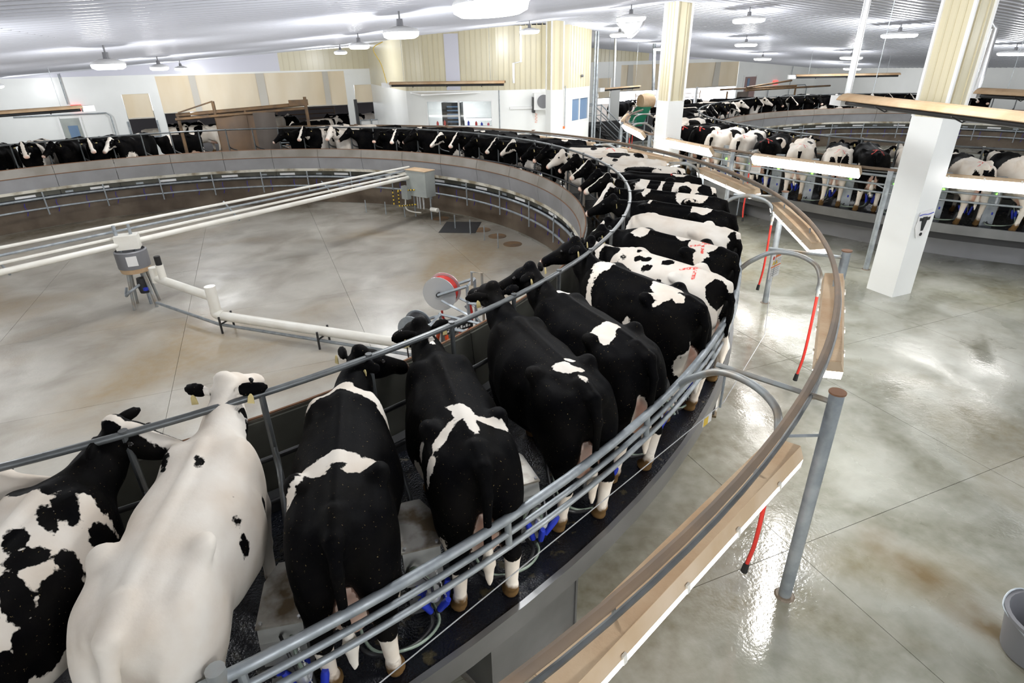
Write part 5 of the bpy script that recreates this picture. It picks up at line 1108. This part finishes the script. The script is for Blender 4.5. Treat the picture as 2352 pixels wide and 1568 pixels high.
    me.materials.append(M['coat']); me.update(); me.validate()
    for nm, arr in (('coat', f), ('pink', pink), ('dirt', dirt), ('paint', paint)):
        at = me.attributes.new(nm, 'FLOAT', 'POINT'); at.data.foreach_set('value', arr.astype(np.float32))
    info = dict(ear=[poll + R @ np.array([-0.09, s * 0.20, -0.03]) for s in (-1, 1)], eye=[poll + R @ np.array([0.135, s * 0.112, 0.03]) for s in (-1, 1)], yaw=math.atan2(R[1, 0], R[0, 0]))
    return me, info
_tagm = MB().prism([(-0.024, -0.055), (0.024, -0.055), (0.018, 0.0), (0.005, 0.02), (-0.005, 0.02), (-0.018, 0.0)], -0.003, 0.003, Matrix.Rotation(PI / 2, 3, 'X') ).mesh('ear_tag', M['tagbuff'])
_eyem = MB().lathe([(0, -0.022), (0.015, -0.016), (0.022, 0), (0.015, 0.016), (0, 0.022)], n=10).mesh('eye', M['eye'], True)
def put_cow(data, loc, rz, label, group, extras=True, sc=1.0):
    me, info = data
    o = link('dairy_cow', me, None, loc, rz); o.scale = (sc, sc * 1.05, sc); tag(o, label, 'cow', group)
    if extras:
        for s in (0, 1):
            t = link('ear_tag', _tagm, o, info['ear'][s], info['yaw'] + PI / 2); t.rotation_euler = (0.15, 0.2 * (s - 0.5), info['yaw'] + PI / 2)
            link('eye', _eyem, o, info['eye'][s])
    return o
def stall_pose(c, th, dr=0.0, dth=0.0, dh=0.0, side=1):
    p = pol(11.68 + dr, th + dth, DECK); return (p.x + c[0], p.y + c[1], p.z), math.radians(th + dth + side * HEAD + dh)
w_, b_ = 'w', 'b'
NEAR = {}   # k: (description, pose, spec, (dr,dth,dheading))
def near(k, desc, pose, base, head, patches, jig=(0, 0, 0), **kw): NEAR[k] = (desc, pose, dict(base=base, head=head, p=patches, **kw), jig)
XM = lambda cx, cy, s=0.13: [((cx - s, cy - s * .8), (cx + s, cy + s * .6)), ((cx - s * .7, cy + s), (cx + s * .5, cy - s))]
near(-2, 'pale-nosed cow barely entering the picture at the left edge', (-30, -75, 0.16, 5), 'W', 'W', [])
near(-1, 'white cow with large black patches, black neck and white-blazed head turned right', (-18, -92, 0.24, 14), 'W', 'BZ',
     [(b_, 1.64, 0, 1.2, 0.33, 0.5, 0.8), (b_, 1.30, -0.16, 1.28, 0.16, 0.08, 0.2, 30), (b_, 1.26, -0.24, 1.05, 0.14, 0.12, 0.22), (b_, 1.16, -0.14, 1.40, 0.09, 0.04, 0.14, 40),
      (b_, 0.98, -0.10, 1.40, 0.09, 0.06, 0.2, 20), (b_, 0.90, -0.20, 1.35, 0.10, 0.06, 0.2, -25), (b_, 0.98, -0.30, 1.22, 0.06, 0.07, 0.14), (b_, 0.84, -0.33, 1.12, 0.14, 0.08, 0.18, 15), (b_, 0.70, -0.24, 1.30, 0.13, 0.06, 0.18, 35), (b_, 0.62, -0.36, 1.05, 0.16, 0.10, 0.22), (b_, 0.74, 0.02, 1.44, 0.12, 0.08, 0.2, -30), (b_, 0.56, -0.08, 1.42, 0.14, 0.06, 0.2, 30),
      (b_, 0.44, -0.20, 1.34, 0.12, 0.07, 0.2, -20), (b_, 0.40, -0.32, 1.05, 0.12, 0.1, 0.2), (b_, 0.24, -0.24, 1.22, 0.08, 0.06, 0.14, 20), (b_, 0.45, 0.14, 1.40, 0.2, 0.10, 0.4, 15), (b_, 0.20, -0.33, 0.92, 0.09, 0.08, 0.14), (b_, 0.95, 0.34, 1.0, 0.25, 0.2, 0.35), (b_, 1.05, -0.36, 0.85, 0.2, 0.1, 0.2), (b_, 0.1, -0.12, 1.35, 0.04, 0.03, 0.1)])
near(0, 'creamy white cow with a few small black specks and black ears', (-5, -8, 0.40, 14), 'W', 'W',
     [(b_, 1.33, 0.22, 1.32, 0.16, 0.03, 0.12, 10), (b_, 1.13, -0.04, 1.45, 0.05, 0.025, 0.1), (b_, 1.72, -0.13, 1.3, 0.05, 0.04, 0.15), (b_, 1.66, -0.17, 1.2, 0.06, 0.03, 0.1), (b_, 1.60, -0.20, 1.08, 0.07, 0.03, 0.1), (b_, 0.92, -0.28, 1.25, 0.04, 0.02, 0.06), (b_, 0.80, -0.3, 1.22, 0.03, 0.015, 0.05),
      (b_, 0.72, -0.33, 1.1, 0.05, 0.03, 0.06), (b_, 1.18, -0.3, 1.0, 0.06, 0.05, 0.08), (b_, -0.1, 0.05, 0.8, 0.05, 0.03, 0.05)], (0.0, 0.0, 1), tail='W', legs='W')
near(1, 'black cow with a white collar and a white crescent across the hips', (-16, -55, 0.20, 22), 'B', 'B',
     [(w_, 1.53, 0.0, 1.42, 0.06, 0.08, 0.25), (w_, 1.42, 0.14, 1.30, 0.21, 0.040, 0.40, 132), (w_, 1.40, -0.15, 1.28, 0.22, 0.058, 0.42, -132), (w_, 0.57, 0.0, 1.45, 0.075, 0.17, 0.3), (w_, 0.51, -0.15, 1.42, 0.055, 0.14, 0.25, 38), (w_, 0.52, 0.14, 1.42, 0.06, 0.11, 0.25, -35), (w_, 0.40, 0.235, 1.38, 0.14, 0.03, 0.2, -28), (w_, 0.06, -0.24, 0.75, 0.05, 0.05, 0.3)], (0.0, 0.2, 0))
near(2, 'black cow with a white three-armed patch on the rump', (8, 22, 0.22, 18), 'B', 'B',
     [(w_, 0.47, 0.0, 1.44, 0.10, 0.075, 0.3), (w_, 0.56, 0.05, 1.44, 0.06, 0.03, 0.2, 30), (w_, 0.33, 0.15, 1.40, 0.17, 0.040, 0.35, 134), (w_, 0.36, -0.15, 1.40, 0.15, 0.038, 0.3, -118), (w_, 0.17, 0.275, 1.18, 0.05, 0.05, 0.2), (w_, 0.34, -0.025, 1.42, 0.12, 0.034, 0.2), (w_, 0.52, 0.33, 1.18, 0.045, 0.08, 0.14), (w_, 0.60, 0.36, 0.80, 0.13, 0.14, 0.2), (w_, 0.05, 0.22, 0.66, 0.08, 0.08, 0.2), (w_, 1.72, 0.0, 1.5, 0.08, 0.03, 0.12)], (0.02, 0.1, 0))
near(3, 'black cow with small white spots at the tail head and a white tail end', (8, 6, 0.36, 10), 'B', 'B',
     [(w_, 0.34, 0.04, 1.44, 0.09, 0.06, 0.2, 30), (w_, 0.27, -0.03, 1.44, 0.05, 0.08, 0.2, 10), (w_, 0.42, -0.06, 1.44, 0.03, 0.05, 0.1), (w_, 0.10, -0.01, 1.40, 0.07, 0.035, 0.1), (w_, 0.9, 0.2, 0.5, 0.35, 0.3, 0.18)], (0.0, 0.7, 0))
near(4, 'black cow with one white square patch on the hips', (14, 40, 0.38, 22), 'B', 'B',
     [(w_, 0.46, 0.06, 1.42, 0.10, 0.13, 0.3, 10), (w_, 0.38, 0.12, 1.42, 0.11, 0.08, 0.3, -30), (w_, 0.50, 0.14, 1.42, 0.06, 0.08, 0.2, 40), (w_, 1.42, -0.05, 1.44, 0.06, 0.06, 0.14), (w_, -0.02, 0.02, 0.75, 0.1, 0.1, 0.2)], (0.0, -0.1, 0))
near(5, 'black cow with a white shoulder band and white-topped rump', (10, 36, 0.38, 22), 'B', 'B',
     [(w_, 1.36, 0.06, 1.36, 0.12, 0.16, 0.3), (w_, 1.32, 0.18, 1.2, 0.10, 0.12, 0.26), (w_, 1.30, 0.24, 1.02, 0.08, 0.14, 0.22), (w_, 0.40, 0.0, 1.44, 0.20, 0.14, 0.2), (w_, 0.36, 0.16, 1.38, 0.12, 0.07, 0.16, 25), (w_, 0.20, 0.06, 1.40, 0.12, 0.05, 0.14, -15), (w_, 0.30, 0.22, 1.28, 0.05, 0.06, 0.14), (w_, 0.55, 0.28, 0.72, 0.34, 0.22, 0.24), (w_, 0.62, 0.33, 0.95, 0.05, 0.1, 0.16), (w_, 0.0, 0.14, 0.78, 0.12, 0.12, 0.28)], (0.0, 1.2, 0))
near(6, 'white cow with many black spots along the side and a red crayon cross', (12, 20, 0.14, 25), 'W', 'B',
     [(b_, 1.60, 0.15, 1.3, 0.15, 0.14, 0.4)] + [(b_, xx, yy, zz, rx, ry, 0.12, 20) for xx, yy, zz, rx, ry in ((1.30, 0.20, 1.3, .07, .06), (1.12, 0.12, 1.4, .05, .06), (1.0, 0.10, 1.42, .06, .05), (1.14, 0.28, 1.2, .07, .08), (1.0, 0.30, 1.15, .08, .08), (0.90, 0.20, 1.3, .08, .06), (0.86, 0.33, 1.05, .07, .08), (0.95, 0.37, 0.95, .1, .08), (0.66, 0.28, 1.2, .05, .06), (0.72, 0.05, 1.44, .08, .05), (0.78, 0.37, 0.9, .06, .06))] +
     [(b_, 1.07, 0.34, 1.0, .07, .1, .16), (b_, 1.2, 0.33, 1.05, .05, .1, .1), (b_, 1.20, 0.02, 1.44, .035, .03, .1), (b_, -0.02, 0.10, 1.25, 0.14, 0.13, 0.18), (b_, 0.10, 0.26, 1.0, 0.17, 0.12, 0.2), (b_, 0.2, 0.3, 0.9, 0.12, 0.1, 0.14), (b_, -0.08, -0.1, 1.1, 0.12, 0.12, 0.3)], (0.08, 0.1, 0), paint=XM(0.36, 0.02))
near(7, 'black cow with a white shoulder patch and a pale red-crossed rump', (5, 15, 0.05, 30), 'B', 'ST',
     [(w_, 1.30, 0.08, 1.42, 0.13, 0.13, 0.2), (w_, 0.34, 0.02, 1.44, 0.20, 0.16, 0.2), (w_, 0.25, 0.2, 1.25, 0.12, 0.1, 0.2), (w_, 0.66, 0.0, 1.46, 0.10, 0.06, 0.1), (w_, 0.62, 0.33, 1.1, 0.025, 0.06, 0.14)], (0.0, 0.4, 0), paint=XM(0.34, 0.05, 0.12))
near(8, 'plain cream cow with a black tail and black thighs', (8, 60, -0.02, 35), 'W', 'ST', [(b_, -0.05, 0.03, 1.15, 0.10, 0.14, 0.25), (b_, -0.02, -0.1, 1.0, 0.14, 0.12, 0.4), (b_, 1.78, 0, 1.2, 0.2, 0.3, 0.5)], (0, 0.3, 0))
near(9, 'black cow with a pinkish white rump patch and black tail', (15, 22, 0.16, 20), 'B', 'B', [(w_, 0.42, 0.0, 1.42, 0.17, 0.20, 0.3), (w_, 1.30, 0.05, 1.4, 0.03, 0.06, 0.14)], (0, 0.2, 0))
near(10, 'black cow with a white shoulder stripe and a white ring on the rump', (12, 40, 0.18, 40), 'B', 'BF', [(w_, 1.30, 0.05, 1.35, 0.06, 0.2, 0.3), (w_, 0.48, 0.05, 1.38, 0.28, 0.24, 0.28), (b_, 0.46, 0.20, 1.32, 0.14, 0.1, 0.12), (w_, 0.95, 0.0, 0.6, 0.3, 0.3, 0.16)], (0, 0.2, 0))
near(11, 'cow banded black and white along the whole back', (10, 30, 0.20, 20), 'W', 'BZ', [(b_, 1.55, 0, 1.2, 0.28, 0.4, 0.6), (b_, 1.0, 0.1, 1.3, 0.12, 0.3, 0.4), (b_, 0.72, 0.1, 1.3, 0.10, 0.28, 0.35), (b_, 0.40, 0.2, 1.25, 0.15, 0.16, 0.25), (b_, 0.05, 0.05, 1.2, 0.16, 0.2, 0.3)], (0, 0.2, 0))
near(12, 'black cow with a small red-marked white rump spot', (15, 40, 0.15, 25), 'B', 'B', [(w_, 0.3, 0.0, 1.44, 0.15, 0.08, 0.1), (w_, 1.2, 0.2, 0.7, 0.3, 0.2, 0.2)], (0, 0, 0), paint=[((0.45, 0.05), (0.5, -0.08))])
near(13, 'white-backed cow with a black saddle along the side', (15, 35, 0.2, 22), 'W', 'BZ', [(b_, 0.75, 0.16, 1.32, 0.42, 0.12, 0.2), (b_, 1.65, 0, 1.2, 0.25, 0.4, 0.6), (b_, 0.0, 0.05, 1.1, 0.13, 0.2, 0.3)], (0, 0, 0))
near(14, 'white cow with one round black dot behind the shoulder', (12, 30, 0.2, 20), 'W', 'B', [(b_, 1.05, 0.08, 1.42, 0.07, 0.06, 0.1), (b_, 1.6, 0, 1.2, 0.26, 0.4, 0.6)], (0, 0, 0))
near(15, 'white cow with a long black strip over the loin', (12, 20, 0.2, 28), 'W', 'W', [(b_, 0.6, 0.1, 1.38, 0.3, 0.12, 0.14), (b_, 0.1, 0.05, 1.35, 0.14, 0.1, 0.14), (b_, 1.65, 0.1, 1.2, 0.12, 0.1, 0.3)], (0, 0, 0))
near(16, 'white cow with scattered grey-black marks and a red cross on the rump', (12, 35, 0.2, 20), 'W', 'B', [(b_, 0.75, 0.05, 1.42, 0.09, 0.07, 0.1), (b_, 1.62, 0, 1.2, 0.24, 0.4, 0.6)], (0, 0, 0), paint=XM(0.3, 0.0))
n_lab = 0
for k in sorted(NEAR):
    desc, pose, spec, jig = NEAR[k]
    data = cow_mesh('dairy_cow', 0.022 if k < 8 else 0.028, pose, spec)
    loc, rz = stall_pose((0, 0), TH0 + 5 * k, *jig)
    put_cow(data, loc, rz, desc, 'cows on the left platform')
# generic coats for the far stalls
GEN = [
    ('black cow with a white blaze', (12, 30, 0.18, 24), dict(base='B', head='BZ', p=[(w_, 1.3, 0, 0.7, 0.3, 0.3, 0.25)])),
    ('all-black cow', (-10, -28, 0.16, 28), dict(base='B', head='B', p=[(w_, 0.6, 0, 0.55, 0.4, 0.3, 0.15)])),
    ('black and white patched cow', (8, 18, 0.2, 26), dict(base='W', head='BZ', p=[(b_, 1.6, 0, 1.2, 0.25, 0.4, 0.6), (b_, 0.9, 0.2, 1.2, 0.25, 0.25, 0.4), (b_, 0.3, -0.1, 1.3, 0.2, 0.25, 0.3)])),
    ('black cow with a white shoulder band', (16, 40, 0.16, 20), dict(base='B', head='B', p=[(w_, 1.28, 0, 1.2, 0.08, 0.4, 0.4), (w_, 0.2, 0.0, 1.4, 0.12, 0.1, 0.12)])),
    ('white-faced black cow', (-6, -14, 0.15, 30), dict(base='B', head='BF', p=[(w_, 0.5, 0, 1.4, 0.1, 0.12, 0.14), (w_, 1.4, 0, 0.8, 0.3, 0.3, 0.3)])),
    ('mostly white cow', (10, 26, 0.2, 22), dict(base='W', head='W', p=[(b_, 0.8, 0.25, 1.2, 0.14, 0.12, 0.2), (b_, 0.1, 0, 1.2, 0.16, 0.16, 0.2), (b_, 1.6, -0.1, 1.2, 0.12, 0.14, 0.3)])),
]
RUMP = [
    ('white-rumped cow with red crayon on the tail head', (-10, -24, 0.1, 30), dict(base='W', head='BZ', p=[(b_, 0.05, 0.16, 1.05, 0.12, 0.07, 0.14), (b_, 0.9, -0.2, 1.2, 0.3, 0.2, 0.3), (b_, 1.6, 0, 1.2, 0.25, 0.4, 0.6)], paint=XM(0.15, 0, 0.12))),
    ('black-rumped cow with red crayon on the tail head', (8, 20, 0.1, 30), dict(base='B', head='B', p=[(w_, 0.65, -0.2, 1.3, 0.25, 0.12, 0.3), (w_, 0.2, 0.24, 1.0, 0.14, 0.08, 0.25)], paint=XM(0.12, 0, 0.13))),
    ('black and white rumped cow with red crayon', (-8, -16, 0.1, 30), dict(base='W', head='B', p=[(b_, 0.02, -0.13, 1.1, 0.16, 0.1, 0.25), (b_, 0.02, 0.14, 1.08, 0.16, 0.09, 0.22), (b_, 1.2, 0, 1.2, 0.4, 0.5, 0.5)], paint=XM(0.12, 0, 0.12))),
    ('pale cow with faint red crayon on the rump', (10, 20, 0.1, 30), dict(base='W', head='W', p=[(b_, 1.5, 0.2, 1.1, 0.2, 0.2, 0.3)], paint=XM(0.1, 0.02, 0.1))),
]
gen = [(d, cow_mesh('dairy_cow', 0.034, p, s)) for d, p, s in GEN]; rump = [(d, cow_mesh('dairy_cow', 0.034, p, s)) for d, p, s in RUMP]
order = [1, 1, 4, 0, 1, 0, 4, 1, 0, 3, 1, 5, 2, 1, 4, 0, 1, 2, 0, 1, 3, 1, 4, 2, 0, 5, 1, 2, 0, 4]
n = 0
for k in range(17, 43):
    th = TH0 + 5 * k
    if 67 < th < 90: continue                        # empty stalls at the entry gate
    n += 1; d, data = gen[order[n % len(order)]]; loc, rz = stall_pose((0, 0), th, random.uniform(-0.05, 0.08), random.uniform(-0.5, 0.5), random.uniform(-3, 3))
    put_cow(data, loc, rz, '%s, %s stall leftward along the far left arc' % (d, ordn(n)), 'cows on the left platform', sc=random.uniform(0.96, 1.03))
n = 0
rseq = [1, 0, 0, 1, 0, 2, 1, 3, 2, 2, 1, 2, 0, 1]
for k in range(60):
    th = 35 + (-TH0 - 35) % 5 + 5 * k
    if th > 236: break
    n += 1; facing = th > 138
    d, data = rump[rseq[n % len(rseq)]] if facing else gen[order[(n * 7 + 3) % len(order)]]
    loc, rz = stall_pose(ROT2, th, random.uniform(-0.05, 0.08), random.uniform(-0.5, 0.5), random.uniform(-4, 4), -1)
    put_cow(data, loc, rz, '%s, %s round the right platform' % (d, ordn(n)), 'cows on the right platform', sc=random.uniform(0.96, 1.03))
# cows waiting in the pen behind the far wall
n = 0
for (x, y, a) in ((-2.6, 23.6, 10), (-1.9, 25.6, 30), (0.1, 20.2, 200), (0.9, 23.6, 160), (1.9, 24.4, 190), (4.6, 20.0, 165), (5.6, 23.4, 20), (6.7, 23.2, 200), (7.0, 25.2, 10), (8.7, 25.2, 40), (9.1, 26.6, 190), (5.2, 26.6, 120), (3.2, 26.4, 30),
                  (25.6, 23.4, 10), (27.2, 19.2, 170), (28.9, 18.4, 20), (30.4, 19.8, 200), (32.0, 18.6, 160), (29.6, 23.6, 0), (27.0, 24.4, 30), (33.2, 23.4, 190), (33.6, 20.0, 30), (24.2, 23.8, 90)):
    n += 1; d, data = gen[(n * 5) % 6]
    o = put_cow(data, (x, y, 0.02 if y > 22 else 0.0), math.radians(a), '%s waiting in the far pen, %s from left' % (d, ordn(n)), 'cows in the holding pen', extras=False)
